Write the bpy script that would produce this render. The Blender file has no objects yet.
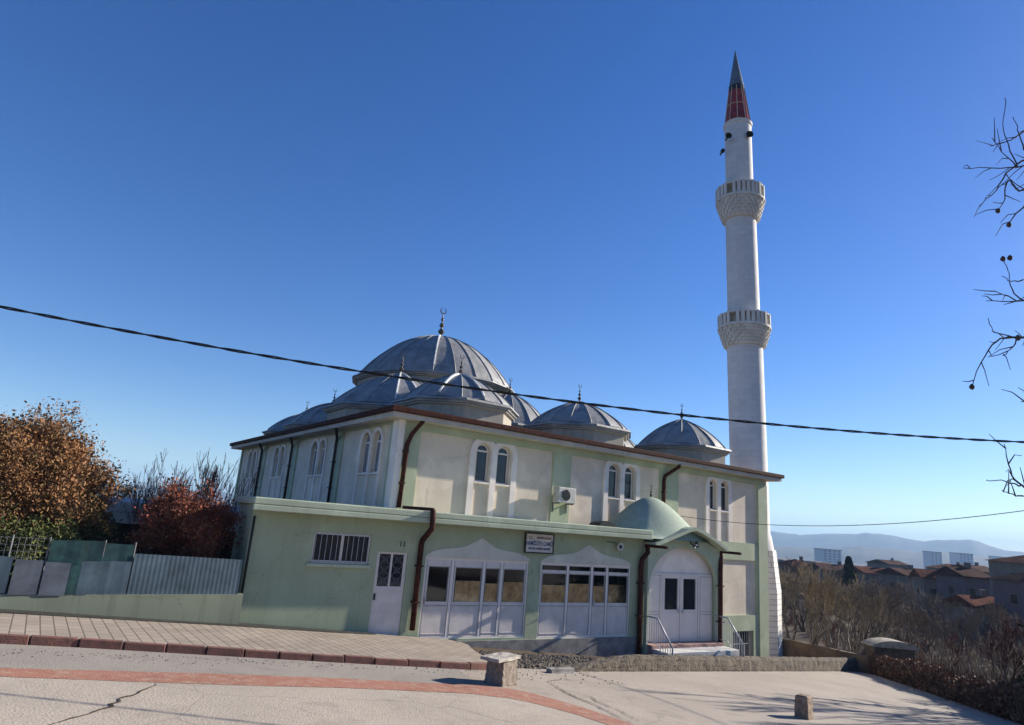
import bpy, bmesh, math, random
from math import sin, cos, pi, radians, sqrt, atan2, exp
from mathutils import Vector, Matrix
C = bpy.context.scene.collection
SUN_TH, SUN_EL = radians(7.9), radians(22.0)
SUN = Vector((cos(SUN_TH)*cos(SUN_EL), -sin(SUN_TH)*cos(SUN_EL), sin(SUN_EL)))

# ------------------------------------------------------------------ camera
F_PX, PITCH, ROLL, YAW = 654.37, 0.241718, 0.0797159, 0.595021
EYE = Vector((0, 0, 3.2))
_fw = Vector((sin(YAW)*cos(PITCH), cos(YAW)*cos(PITCH), sin(PITCH)))
_r = Vector((cos(YAW), -sin(YAW), 0)); _u = _r.cross(_fw)
RGT = _r*cos(ROLL)+_u*sin(ROLL); UP = -_r*sin(ROLL)+_u*cos(ROLL); FWD = _fw
cam_d = bpy.data.cameras.new('camera'); cam = bpy.data.objects.new('camera', cam_d); C.objects.link(cam)
cam_d.sensor_width = 36; cam_d.lens = F_PX*36/1024; cam_d.clip_start = .1; cam_d.clip_end = 20000
M = Matrix.Identity(4)
for i in range(3):
    M[i][0] = RGT[i]; M[i][1] = UP[i]; M[i][2] = -FWD[i]; M[i][3] = EYE[i]
cam.matrix_world = M
bpy.context.scene.camera = cam
def at(px, py, dist):
    """world point seen in direction (px,py) at a horizontal distance"""
    d = FWD+RGT*((px-512)/F_PX)-UP*((py-362.5)/F_PX)
    k = dist/sqrt(d.x*d.x+d.y*d.y)
    return EYE+d*k

# ------------------------------------------------------------------ materials
def nt(name):
    m = bpy.data.materials.new(name); m.use_nodes = True
    t = m.node_tree; b = t.nodes['Principled BSDF']
    return m, t, b
def lnk(t, a, b): t.links.new(a, b)
def mat(name, col, rough=.8, var=.12, scale=3, bump=.0, bscale=40, metal=0, col2=None, spec=.3, thr=(.35, .65), detail=6, bdist=.02):
    m, t, b = nt(name)
    b.inputs['Roughness'].default_value = rough; b.inputs['Metallic'].default_value = metal
    b.inputs['Specular IOR Level'].default_value = spec
    tc = t.nodes.new('ShaderNodeTexCoord')
    n = t.nodes.new('ShaderNodeTexNoise'); n.inputs['Scale'].default_value = scale; n.inputs['Detail'].default_value = detail
    n.inputs['Roughness'].default_value = .6
    lnk(t, tc.outputs['Object'], n.inputs['Vector'])
    r = t.nodes.new('ShaderNodeValToRGB'); lnk(t, n.outputs['Fac'], r.inputs['Fac'])
    c2 = col2 or tuple(max(0, c*(1-var*1.6)) for c in col)
    c1 = col if col2 else tuple(min(1, c*(1+var*.6)) for c in col)
    r.color_ramp.elements[0].position = thr[0]; r.color_ramp.elements[1].position = thr[1]
    r.color_ramp.elements[0].color = (*c2, 1); r.color_ramp.elements[1].color = (*c1, 1)
    lnk(t, r.outputs['Color'], b.inputs['Base Color'])
    if bump:
        n2 = t.nodes.new('ShaderNodeTexNoise'); n2.inputs['Scale'].default_value = bscale; n2.inputs['Detail'].default_value = 5
        lnk(t, tc.outputs['Object'], n2.inputs['Vector'])
        bp = t.nodes.new('ShaderNodeBump'); bp.inputs['Strength'].default_value = bump; bp.inputs['Distance'].default_value = bdist
        lnk(t, n2.outputs['Fac'], bp.inputs['Height']); lnk(t, bp.outputs['Normal'], b.inputs['Normal'])
    return m
def wall_mat(name, col, streak=.25, stain=(.25, .22, .16)):
    """painted render: patchy tone, faint vertical rain streaks, fine roughness"""
    m, t, b = nt(name); b.inputs['Roughness'].default_value = .85; b.inputs['Specular IOR Level'].default_value = .2
    tc = t.nodes.new('ShaderNodeTexCoord')
    n = t.nodes.new('ShaderNodeTexNoise'); n.inputs['Scale'].default_value = 1.1; n.inputs['Detail'].default_value = 8
    lnk(t, tc.outputs['Object'], n.inputs['Vector'])
    mp = t.nodes.new('ShaderNodeMapping'); mp.inputs['Scale'].default_value = (5, 5, .35); lnk(t, tc.outputs['Object'], mp.inputs['Vector'])
    n2 = t.nodes.new('ShaderNodeTexNoise'); n2.inputs['Scale'].default_value = 1.6; n2.inputs['Detail'].default_value = 6; lnk(t, mp.outputs[0], n2.inputs['Vector'])
    r1 = t.nodes.new('ShaderNodeValToRGB'); r1.color_ramp.elements[0].position = .3; r1.color_ramp.elements[1].position = .7
    r1.color_ramp.elements[0].color = (*[c*.86 for c in col], 1); r1.color_ramp.elements[1].color = (*[min(1, c*1.05) for c in col], 1)
    lnk(t, n.outputs['Fac'], r1.inputs['Fac'])
    r2 = t.nodes.new('ShaderNodeValToRGB'); r2.color_ramp.elements[0].position = .52; r2.color_ramp.elements[1].position = .78
    r2.color_ramp.elements[0].color = (0, 0, 0, 1); r2.color_ramp.elements[1].color = (streak, streak, streak, 1)
    lnk(t, n2.outputs['Fac'], r2.inputs['Fac'])
    mx = t.nodes.new('ShaderNodeMix'); mx.data_type = 'RGBA'
    lnk(t, r2.outputs['Color'], mx.inputs['Factor']); lnk(t, r1.outputs['Color'], mx.inputs['A']); mx.inputs['B'].default_value = (*stain, 1)
    n5 = t.nodes.new('ShaderNodeTexNoise'); n5.inputs['Scale'].default_value = .55; n5.inputs['Detail'].default_value = 3; lnk(t, tc.outputs['Object'], n5.inputs['Vector'])
    r5 = t.nodes.new('ShaderNodeMapRange'); lnk(t, n5.outputs['Fac'], r5.inputs['Value']); r5.inputs['From Min'].default_value = .56; r5.inputs['From Max'].default_value = .60; r5.inputs['To Min'].default_value = 1.0; r5.inputs['To Max'].default_value = 1.09
    m5 = t.nodes.new('ShaderNodeMix'); m5.data_type = 'RGBA'; m5.blend_type = 'MULTIPLY'; m5.inputs['Factor'].default_value = 1; lnk(t, mx.outputs['Result'], m5.inputs['A']); lnk(t, r5.outputs[0], m5.inputs['B'])
    mw_ = t.nodes.new('ShaderNodeMix'); mw_.data_type = 'RGBA'; mw_.inputs['Factor'].default_value = .25; lnk(t, tc.outputs['Object'], mw_.inputs['A']); lnk(t, n2.outputs['Color'], mw_.inputs['B'])
    vo = t.nodes.new('ShaderNodeTexVoronoi'); vo.feature = 'DISTANCE_TO_EDGE'; vo.inputs['Scale'].default_value = .45; lnk(t, mw_.outputs['Result'], vo.inputs['Vector'])
    vr = t.nodes.new('ShaderNodeMapRange'); lnk(t, vo.outputs['Distance'], vr.inputs['Value']); vr.inputs['From Max'].default_value = .004; vr.inputs['To Min'].default_value = .72; vr.inputs['To Max'].default_value = 1
    m6 = t.nodes.new('ShaderNodeMix'); m6.data_type = 'RGBA'; m6.blend_type = 'MULTIPLY'; m6.inputs['Factor'].default_value = 1; lnk(t, m5.outputs['Result'], m6.inputs['A']); lnk(t, vr.outputs[0], m6.inputs['B'])
    lnk(t, m6.outputs['Result'], b.inputs['Base Color'])
    n3 = t.nodes.new('ShaderNodeTexNoise'); n3.inputs['Scale'].default_value = 60; lnk(t, tc.outputs['Object'], n3.inputs['Vector'])
    bp = t.nodes.new('ShaderNodeBump'); bp.inputs['Strength'].default_value = .35; bp.inputs['Distance'].default_value = .006
    lnk(t, n3.outputs['Fac'], bp.inputs['Height']); lnk(t, bp.outputs['Normal'], b.inputs['Normal'])
    return m
def brick_mat(name, c1, c2, mortar, bw, bh, ms=.02, rough=.85, rot=0, cyl=None, bump=.5, vert=False, var=.3):
    m, t, b = nt(name); b.inputs['Roughness'].default_value = rough; b.inputs['Specular IOR Level'].default_value = .2
    tc = t.nodes.new('ShaderNodeTexCoord'); vec = tc.outputs['Object']
    if cyl:
        sp = t.nodes.new('ShaderNodeSeparateXYZ'); lnk(t, vec, sp.inputs[0])
        a = t.nodes.new('ShaderNodeMath'); a.operation = 'ARCTAN2'; lnk(t, sp.outputs['Y'], a.inputs[0]); lnk(t, sp.outputs['X'], a.inputs[1])
        mu = t.nodes.new('ShaderNodeMath'); mu.operation = 'MULTIPLY'; lnk(t, a.outputs[0], mu.inputs[0]); mu.inputs[1].default_value = cyl
        cb = t.nodes.new('ShaderNodeCombineXYZ'); lnk(t, mu.outputs[0], cb.inputs['X']); lnk(t, sp.outputs['Z'], cb.inputs['Y']); vec = cb.outputs[0]
    elif vert:
        sp = t.nodes.new('ShaderNodeSeparateXYZ'); lnk(t, vec, sp.inputs[0])
        a = t.nodes.new('ShaderNodeMath'); a.operation = 'ADD'; lnk(t, sp.outputs['X'], a.inputs[0]); lnk(t, sp.outputs['Y'], a.inputs[1])
        cb = t.nodes.new('ShaderNodeCombineXYZ'); lnk(t, a.outputs[0], cb.inputs['X']); lnk(t, sp.outputs['Z'], cb.inputs['Y']); vec = cb.outputs[0]
    mp = t.nodes.new('ShaderNodeMapping'); mp.inputs['Rotation'].default_value = (0, 0, rot); lnk(t, vec, mp.inputs['Vector'])
    br = t.nodes.new('ShaderNodeTexBrick'); lnk(t, mp.outputs[0], br.inputs['Vector'])
    br.inputs['Color1'].default_value = (*c1, 1); br.inputs['Color2'].default_value = (*c2, 1); br.inputs['Mortar'].default_value = (*mortar, 1)
    br.inputs['Scale'].default_value = 1; br.inputs['Brick Width'].default_value = bw; br.inputs['Row Height'].default_value = bh
    br.inputs['Mortar Size'].default_value = ms; br.inputs['Mortar Smooth'].default_value = .3
    n = t.nodes.new('ShaderNodeTexNoise'); n.inputs['Scale'].default_value = .8; n.inputs['Detail'].default_value = 9; n.inputs['Roughness'].default_value = .65
    lnk(t, tc.outputs['Object'], n.inputs['Vector'])
    mr = t.nodes.new('ShaderNodeMapRange'); lnk(t, n.outputs['Fac'], mr.inputs['Value']); mr.inputs['From Min'].default_value = .3; mr.inputs['From Max'].default_value = .7
    mr.inputs['To Min'].default_value = 1-var; mr.inputs['To Max'].default_value = 1
    mx = t.nodes.new('ShaderNodeMix'); mx.data_type = 'RGBA'; mx.blend_type = 'MULTIPLY'; mx.inputs['Factor'].default_value = 1
    lnk(t, br.outputs['Color'], mx.inputs['A']); lnk(t, mr.outputs[0], mx.inputs['B']); lnk(t, mx.outputs['Result'], b.inputs['Base Color'])
    bp = t.nodes.new('ShaderNodeBump'); bp.invert = True; bp.inputs['Strength'].default_value = bump; bp.inputs['Distance'].default_value = .01
    lnk(t, br.outputs['Fac'], bp.inputs['Height']); lnk(t, bp.outputs['Normal'], b.inputs['Normal'])
    return m
def glass_mat(name, tint=(.6, .7, .75), trans=.55):
    m, t, b = nt(name)
    t.nodes.remove(b); out = t.nodes['Material Output']
    tr = t.nodes.new('ShaderNodeBsdfTransparent'); tr.inputs['Color'].default_value = (*tint, 1)
    gl = t.nodes.new('ShaderNodeBsdfGlossy'); gl.inputs['Roughness'].default_value = .04; gl.inputs['Color'].default_value = (.9, .95, 1, 1)
    df = t.nodes.new('ShaderNodeBsdfDiffuse'); df.inputs['Color'].default_value = (.03, .035, .04, 1)
    m1 = t.nodes.new('ShaderNodeMixShader'); m1.inputs[0].default_value = trans; lnk(t, df.outputs[0], m1.inputs[1]); lnk(t, tr.outputs[0], m1.inputs[2])
    fr = t.nodes.new('ShaderNodeFresnel'); fr.inputs['IOR'].default_value = 1.5
    m2 = t.nodes.new('ShaderNodeMixShader'); lnk(t, fr.outputs[0], m2.inputs[0]); lnk(t, m1.outputs[0], m2.inputs[1]); lnk(t, gl.outputs[0], m2.inputs[2])
    lnk(t, m2.outputs[0], out.inputs['Surface'])
    return m

G = {}
G['green'] = wall_mat('green_render', (.365, .41, .27), .22, (.17, .19, .13))
G['green_hall'] = wall_mat('hall_green_render', (.42, .46, .31), .22, (.24, .27, .19))
G['green_light'] = wall_mat('light_green_render', (.44, .49, .35), .25, (.2, .22, .16))
G['green_roof'] = wall_mat('porch_roof_paint', (.33, .39, .30), .35, (.15, .17, .13))
G['beige'] = wall_mat('beige_render', (.69, .585, .455), .22, (.45, .37, .28))
G['white_wall'] = wall_mat('white_moulding_paint', (.82, .735, .65), .15, (.4, .38, .33))
G['arch_paint'] = wall_mat('arch_panel_paint', (.60, .585, .49), .2)
G['pvc'] = mat('white_plastic_frame', (.77, .69, .62), .35, .05, 2, spec=.4)
G['door_white'] = mat('white_door_paint', (.66, .595, .54), .45, .08, 3, spec=.4)
G['concrete'] = mat('plinth_concrete', (.25, .235, .22), .9, .25, 2.5, .4, 30)
G['brown'] = mat('brown_gutter_paint', (.065, .022, .015), .75, .35, 6, spec=.08)
G['shaded_pipe'] = mat('shaded_pipe_paint', (.02, .017, .015), .5, .3, 6)  # brown pipe darkened to near-black, shade put into the colour
G['soffit'] = wall_mat('soffit_paint', (.48, .44, .38), .3)
G['lead'] = mat('lead_sheet', (.31, .305, .29), .6, .22, 1.6, .5, 5, metal=.2, col2=(.18, .182, .182), spec=.4, bdist=.03)
G['flash'] = mat('pale_flashing', (.6, .6, .58), .6, .2, 5)
G['drum'] = wall_mat('drum_render', (.33, .30, .25), .5, (.14, .13, .11))
G['iron'] = mat('finial_iron', (.04, .035, .03), .4, .3, 8, metal=.6)
G['brass'] = mat('finial_brass', (.12, .10, .08), .45, .3, 8, metal=.6)
G['glass'] = glass_mat('window_glass', (.985, .99, .99), .985)
G['glass_dark'] = glass_mat('dark_glass', (.3, .38, .45), .35)
G['glass_pale'] = mat('grey_pane', (.20, .195, .215), .25, .2, 3, spec=.6)  # even grey pane colour for the left side windows
G['void'] = mat('room_shade', (.012, .011, .011), .9, .2, 3)
G['curtain'] = mat('brown_curtain', (.92, .55, .25), .9, .25, 5)
G['steel'] = mat('painted_steel', (.50, .50, .51), .4, .15, 6, metal=.15)
G['grille'] = mat('wrought_grille', (.16, .16, .165), .5, .2, 6)
G['stone'] = brick_mat('minaret_stone', (.66, .635, .60), (.59, .565, .535), (.50, .48, .45), .62, .31, .008, .8, cyl=1.0, bump=.25, var=.10)
G['stone_plain'] = wall_mat('carved_stone', (.60, .57, .51), .25, (.35, .32, .27))
G['stone_ped'] = brick_mat('pedestal_stone', (.68, .66, .62), (.60, .58, .54), (.38, .36, .33), .9, .26, .02, .8, vert=True, bump=.6, var=.12)
G['red_glass'] = mat('red_lantern_glass', (.28, .022, .015), .35, .4, 3, spec=.5)
G['cream'] = mat('cream_lattice', (.55, .42, .25), .6, .1, 5)
G['spire'] = mat('spire_sheet', (.17, .19, .20), .45, .2, 3, metal=.4)
G['tile'] = mat('roof_tile_sheet', (.125, .047, .032), 1, .35, .6, .3, 6, spec=.02)
G['tile_dark'] = mat('old_roof_tile', (.075, .04, .032), 1, .35, .6, .3, 6, spec=.02)
G['red_step'] = mat('red_step_tile', (.36, .22, .19), .7, .25, 6)
G['white_step'] = mat('white_marble_step', (.62, .60, .56), .6, .12, 4)
G['plaster'] = wall_mat('house_plaster', (.17, .145, .125), .3)
G['plaster_lilac'] = wall_mat('lilac_plaster', (.125, .10, .11), .3)
G['white_block'] = wall_mat('apartment_plaster', (.52, .52, .53), .15)
G['bark'] = mat('bark', (.07, .052, .040), .9, .3, 12)
G['bark_pale'] = mat('pale_bark', (.20, .17, .135), .9, .3, 12)
G['twig'] = mat('twigs', (.16, .122, .088), .9, .3, 3)
G['twig_pale'] = mat('pale_twigs', (.26, .215, .145), .9, .3, 3)
G['twig_red'] = mat('reddish_twigs', (.12, .05, .035), .9, .3, 3)
def leaf_mat(name, a, b_, sc=1.5):
    m = mat(name, a, .75, .3, sc, col2=b_, spec=.2, thr=(.42, .58)); return m
G['leaf_orange'] = leaf_mat('orange_leaves', (.26, .125, .05), (.15, .08, .035))
G['leaf_brown'] = leaf_mat('brown_leaves', (.20, .105, .045), (.10, .075, .03))
G['leaf_green'] = leaf_mat('green_leaves', (.13, .14, .035), (.06, .075, .022))
G['leaf_red'] = leaf_mat('red_leaves', (.24, .07, .04), (.12, .035, .022))
G['leaf_dark'] = leaf_mat('dark_green_needles', (.03, .045, .02), (.018, .03, .014))
G['hedge'] = leaf_mat('dry_hedge_leaves', (.23, .12, .065), (.10, .058, .035), 2.5)
G['metal_blue'] = mat('blue_grey_sheet_metal', (.07, .105, .13), .6, .25, 2, metal=.1)
G['metal_grey'] = mat('grey_sheet_metal', (.105, .12, .145), .6, .25, 2, metal=.1)
G['mesh_green'] = mat('green_mesh_sheet', (.014, .05, .05), .6, .3, 5)
G['garden_wall'] = wall_mat('grey_green_render', (.20, .22, .16), .5, (.08, .09, .07))
G['stonewall'] = mat('rough_stone_concrete', (.135, .108, .078), .95, .35, 4, .9, 14, bdist=.05, col2=(.07, .057, .042))
G['kerb'] = mat('red_kerb_stone', (.20, .088, .068), .9, .3, 5, .5, 40, col2=(.12, .065, .052))
G['block'] = mat('aggregate_concrete', (.30, .245, .19), .95, .3, 9, .8, 60, col2=(.17, .135, .105), bdist=.015)
G['slab'] = mat('worn_slab_concrete', (.42, .38, .32), .9, .25, 4, .5, 40)
G['bollard'] = mat('brown_painted_concrete', (.30, .21, .145), .85, .3, 8, .5, 40)
G['ac'] = mat('ac_casing', (.55, .53, .47), .5, .15, 5)
G['black'] = mat('black_plastic', (.02, .02, .02), .5, .2, 5)
G['wire'] = mat('black_cable', (.015, .015, .016), .6, .1, 5)
G['blue_ink'] = mat('blue_lettering', (.02, .06, .16), .5, .1, 5)
G['brown_ink'] = mat('brown_lettering', (.18, .06, .03), .5, .1, 5)
G['signface'] = mat('sign_face', (.62, .56, .48), .5, .12, 4)
G['pebble'] = mat('pebbles', (.19, .155, .12), .9, .4, 7, col2=(.12, .10, .08))

def ground_mat(name, stops, scale=.06, scale2=2.5, bump=.6):
    m, t, b = nt(name); b.inputs['Roughness'].default_value = .95; b.inputs['Specular IOR Level'].default_value = .15
    tc = t.nodes.new('ShaderNodeTexCoord')
    n = t.nodes.new('ShaderNodeTexNoise'); n.inputs['Scale'].default_value = scale; n.inputs['Detail'].default_value = 12; n.inputs['Roughness'].default_value = .68
    lnk(t, tc.outputs['Object'], n.inputs['Vector'])
    r = t.nodes.new('ShaderNodeValToRGB'); lnk(t, n.outputs['Fac'], r.inputs['Fac'])
    e = r.color_ramp.elements
    while len(e) < len(stops): e.new(.5)
    for k, (p, c) in enumerate(stops): e[k].position = p; e[k].color = (*c, 1)
    n2 = t.nodes.new('ShaderNodeTexNoise'); n2.inputs['Scale'].default_value = scale2; n2.inputs['Detail'].default_value = 8
    lnk(t, tc.outputs['Object'], n2.inputs['Vector'])
    mr = t.nodes.new('ShaderNodeMapRange'); lnk(t, n2.outputs['Fac'], mr.inputs['Value']); mr.inputs['To Min'].default_value = .6; mr.inputs['To Max'].default_value = 1.35
    mx = t.nodes.new('ShaderNodeMix'); mx.data_type = 'RGBA'; mx.blend_type = 'MULTIPLY'; mx.inputs['Factor'].default_value = 1
    lnk(t, r.outputs['Color'], mx.inputs['A']); lnk(t, mr.outputs[0], mx.inputs['B']); lnk(t, mx.outputs['Result'], b.inputs['Base Color'])
    bp = t.nodes.new('ShaderNodeBump'); bp.inputs['Strength'].default_value = bump; bp.inputs['Distance'].default_value = .1
    lnk(t, n2.outputs['Fac'], bp.inputs['Height']); lnk(t, bp.outputs['Normal'], b.inputs['Normal'])
    return m
G['terrain'] = ground_mat('dry_ground', [(.3, (.045, .030, .022)), (.47, (.10, .068, .048)), (.58, (.075, .055, .034)), (.7, (.14, .10, .065))])
G['hill'] = ground_mat('hill_ground', [(.35, (.06, .055, .045)), (.55, (.12, .105, .08)), (.7, (.09, .08, .06))], .004, .05, .2)
def concrete_mat(name, c1, c2, crack=.7, worn=None):
    m, t, b = nt(name); b.inputs['Roughness'].default_value = .92; b.inputs['Specular IOR Level'].default_value = .2
    tc = t.nodes.new('ShaderNodeTexCoord')
    n = t.nodes.new('ShaderNodeTexNoise'); n.inputs['Scale'].default_value = .55; n.inputs['Detail'].default_value = 10; n.inputs['Roughness'].default_value = .65
    lnk(t, tc.outputs['Object'], n.inputs['Vector'])
    r = t.nodes.new('ShaderNodeValToRGB'); lnk(t, n.outputs['Fac'], r.inputs['Fac'])
    r.color_ramp.elements[0].position = .32; r.color_ramp.elements[1].position = .68
    r.color_ramp.elements[0].color = (*c2, 1); r.color_ramp.elements[1].color = (*c1, 1)
    n2 = t.nodes.new('ShaderNodeTexNoise'); n2.inputs['Scale'].default_value = 35; n2.inputs['Detail'].default_value = 4
    lnk(t, tc.outputs['Object'], n2.inputs['Vector'])
    mr = t.nodes.new('ShaderNodeMapRange'); lnk(t, n2.outputs['Fac'], mr.inputs['Value']); mr.inputs['From Min'].default_value = .3; mr.inputs['From Max'].default_value = .7
    mr.inputs['To Min'].default_value = .82; mr.inputs['To Max'].default_value = 1.08
    mx = t.nodes.new('ShaderNodeMix'); mx.data_type = 'RGBA'; mx.blend_type = 'MULTIPLY'; mx.inputs['Factor'].default_value = 1
    lnk(t, r.outputs['Color'], mx.inputs['A']); lnk(t, mr.outputs[0], mx.inputs['B'])
    src = mx.outputs['Result']
    # dark spots and hairlines
    n4 = t.nodes.new('ShaderNodeTexNoise'); n4.inputs['Scale'].default_value = 1.7; n4.inputs['Detail'].default_value = 3; lnk(t, tc.outputs['Object'], n4.inputs['Vector'])
    mm = t.nodes.new('ShaderNodeMix'); mm.data_type = 'RGBA'; mm.inputs['Factor'].default_value = .12
    lnk(t, tc.outputs['Object'], mm.inputs['A']); lnk(t, n4.outputs['Color'], mm.inputs['B'])
    v = t.nodes.new('ShaderNodeTexVoronoi'); v.feature = 'DISTANCE_TO_EDGE'; v.inputs['Scale'].default_value = .42; lnk(t, mm.outputs['Result'], v.inputs['Vector'])
    vr = t.nodes.new('ShaderNodeMapRange'); lnk(t, v.outputs['Distance'], vr.inputs['Value']); vr.inputs['From Min'].default_value = 0; vr.inputs['From Max'].default_value = .006
    vr.inputs['To Min'].default_value = crack; vr.inputs['To Max'].default_value = 1
    m3 = t.nodes.new('ShaderNodeMix'); m3.data_type = 'RGBA'; m3.blend_type = 'MULTIPLY'; m3.inputs['Factor'].default_value = 1
    lnk(t, src, m3.inputs['A']); lnk(t, vr.outputs[0], m3.inputs['B']); lnk(t, m3.outputs['Result'], b.inputs['Base Color'])
    n7 = t.nodes.new('ShaderNodeTexNoise'); n7.inputs['Scale'].default_value = 1.1; n7.inputs['Detail'].default_value = 7; n7.inputs['Roughness'].default_value = .7; lnk(t, tc.outputs['Object'], n7.inputs['Vector'])
    r7 = t.nodes.new('ShaderNodeMapRange'); lnk(t, n7.outputs['Fac'], r7.inputs['Value']); r7.inputs['From Min'].default_value = .52; r7.inputs['From Max'].default_value = .72; r7.inputs['To Min'].default_value = 1; r7.inputs['To Max'].default_value = .66
    v8 = t.nodes.new('ShaderNodeTexVoronoi'); v8.inputs['Scale'].default_value = 22; lnk(t, tc.outputs['Object'], v8.inputs['Vector'])
    r8 = t.nodes.new('ShaderNodeMapRange'); lnk(t, v8.outputs['Distance'], r8.inputs['Value']); r8.inputs['From Min'].default_value = .10; r8.inputs['From Max'].default_value = .26; r8.inputs['To Min'].default_value = .62; r8.inputs['To Max'].default_value = 1
    m7 = t.nodes.new('ShaderNodeMath'); m7.operation = 'MULTIPLY'; lnk(t, r7.outputs[0], m7.inputs[0]); lnk(t, r8.outputs[0], m7.inputs[1])
    m8 = t.nodes.new('ShaderNodeMix'); m8.data_type = 'RGBA'; m8.blend_type = 'MULTIPLY'; m8.inputs['Factor'].default_value = 1; lnk(t, m3.outputs['Result'], m8.inputs['A']); lnk(t, m7.outputs[0], m8.inputs['B'])
    fin = m8.outputs['Result']
    if worn:
        n9 = t.nodes.new('ShaderNodeTexNoise'); n9.inputs['Scale'].default_value = 5; n9.inputs['Detail'].default_value = 9; n9.inputs['Roughness'].default_value = .75; lnk(t, tc.outputs['Object'], n9.inputs['Vector'])
        r9 = t.nodes.new('ShaderNodeMapRange'); lnk(t, n9.outputs['Fac'], r9.inputs['Value']); r9.inputs['From Min'].default_value = .50; r9.inputs['From Max'].default_value = .66; r9.inputs['To Max'].default_value = .85
        m9 = t.nodes.new('ShaderNodeMix'); m9.data_type = 'RGBA'; lnk(t, r9.outputs[0], m9.inputs['Factor']); lnk(t, fin, m9.inputs['A']); m9.inputs['B'].default_value = (*worn, 1); fin = m9.outputs['Result']
    lnk(t, fin, b.inputs['Base Color'])
    bp = t.nodes.new('ShaderNodeBump'); bp.inputs['Strength'].default_value = .7; bp.inputs['Distance'].default_value = .015
    lnk(t, n2.outputs['Fac'], bp.inputs['Height']); lnk(t, bp.outputs['Normal'], b.inputs['Normal'])
    return m
G['road'] = concrete_mat('street_concrete', (.43, .37, .30), (.33, .285, .23), .75)
G['apron'] = concrete_mat('apron_concrete', (.39, .335, .275), (.30, .255, .21), .8)
G['strip'] = concrete_mat('gutter_concrete', (.32, .285, .24), (.24, .21, .18), .85)
G['band'] = concrete_mat('red_band_concrete', (.36, .165, .11), (.29, .14, .10), .85, worn=(.36, .27, .20))
G['paver'] = brick_mat('sidewalk_paver', (.36, .30, .24), (.30, .25, .20), (.16, .13, .10), .44, .22, .014, .9, rot=pi/2, bump=.8, var=.25)
G['crack'] = mat('crack_dirt', (.06, .045, .035), .95, .2, 5)

# ------------------------------------------------------------------ mesh helpers
class MB:
    def __init__(s): s.v = []; s.f = []
    def add(s, vs, fs):
        n = len(s.v); s.v += [tuple(p) for p in vs]; s.f += [tuple(i+n for i in f) for f in fs]; return s
    def box(s, x0, x1, y0, y1, z0, z1):
        v = [(x, y, z) for z in (z0, z1) for y in (y0, y1) for x in (x0, x1)]
        return s.add(v, [(0, 2, 3, 1), (4, 5, 7, 6), (0, 1, 5, 4), (2, 6, 7, 3), (0, 4, 6, 2), (1, 3, 7, 5)])
    def prism(s, poly, axis, a0, a1):
        """poly: 2-D points in the plane normal to axis, extruded a0..a1"""
        def P(p, a):
            return (a, p[0], p[1]) if axis == 'x' else (p[0], a, p[1]) if axis == 'y' else (p[0], p[1], a)
        n = len(poly); v = [P(p, a0) for p in poly]+[P(p, a1) for p in poly]
        f = [tuple(range(n)), tuple(range(2*n-1, n-1, -1))]+[(i, i+n, (i+1) % n+n, (i+1) % n) for i in range(n)]
        return s.add(v, f)
    def lathe(s, prof, n, c=(0, 0, 0), ph=0, lean=(0, 0)):
        v = []; f = []; m = len(prof)
        for (r, z) in prof:
            for k in range(n):
                a = ph+2*pi*k/n
                v.append((c[0]+r*cos(a)+lean[0]*z, c[1]+r*sin(a)+lean[1]*z, c[2]+z))
        for j in range(m-1):
            for k in range(n):
                k2 = (k+1) % n; f.append((j*n+k, j*n+k2, (j+1)*n+k2, (j+1)*n+k))
        f.append(tuple(range(n-1, -1, -1))); f.append(tuple((m-1)*n+k for k in range(n)))
        return s.add(v, f)
    def tube(s, pts, r, n=6, cap=True):
        pts = [Vector(p) for p in pts]; m = len(pts); rs = r if isinstance(r, (list, tuple)) else [r]*m
        v = []; f = []; ref = None
        for i, p in enumerate(pts):
            d = (pts[min(i+1, m-1)]-pts[max(i-1, 0)])
            if d.length < 1e-9: d = Vector((0, 0, 1))
            d.normalize()
            if ref is None: ref = Vector((0, 0, 1)) if abs(d.z) < .9 else Vector((1, 0, 0))
            x = ref.cross(d)
            if x.length < 1e-6: x = Vector((1, 0, 0)).cross(d)
            x.normalize(); y = d.cross(x)
            for k in range(n):
                a = 2*pi*k/n; q = p+(x*cos(a)+y*sin(a))*rs[i]; v.append(q)
        for i in range(m-1):
            for k in range(n):
                k2 = (k+1) % n; f.append((i*n+k, i*n+k2, (i+1)*n+k2, (i+1)*n+k))
        if cap: f.append(tuple(range(n-1, -1, -1))); f.append(tuple((m-1)*n+k for k in range(n)))
        return s.add(v, f)
    def build(s, name, m, parent=None, smooth=False, off=None, bevel=0):
        me = bpy.data.meshes.new(name)
        vs = s.v if off is None else [(x-off[0], y-off[1], z-off[2]) for x, y, z in s.v]
        me.from_pydata(vs, [], s.f); me.update()
        bm = bmesh.new(); bm.from_mesh(me); bmesh.ops.recalc_face_normals(bm, faces=bm.faces); bm.to_mesh(me); bm.free()
        me.materials.append(m)
        if smooth:
            for p in me.polygons: p.use_smooth = True
        o = bpy.data.objects.new(name, me); C.objects.link(o)
        if parent: o.parent = parent
        if bevel:
            b = o.modifiers.new('bevel', 'BEVEL'); b.width = bevel; b.segments = 2; b.limit_method = 'ANGLE'
        return o
def smooth_by_angle(o, deg):
    me = o.data; bm = bmesh.new(); bm.from_mesh(me)
    for e in bm.edges:
        e.smooth = len(e.link_faces) == 2 and e.calc_face_angle(0) < radians(deg)
    for f in bm.faces: f.smooth = True
    bm.to_mesh(me); bm.free(); return o
def tag(o, label, cat, group=None, kind=None):
    if label: o['label'] = label
    if cat: o['category'] = cat
    if group: o['group'] = group
    if kind: o['kind'] = kind
    return o
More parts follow.
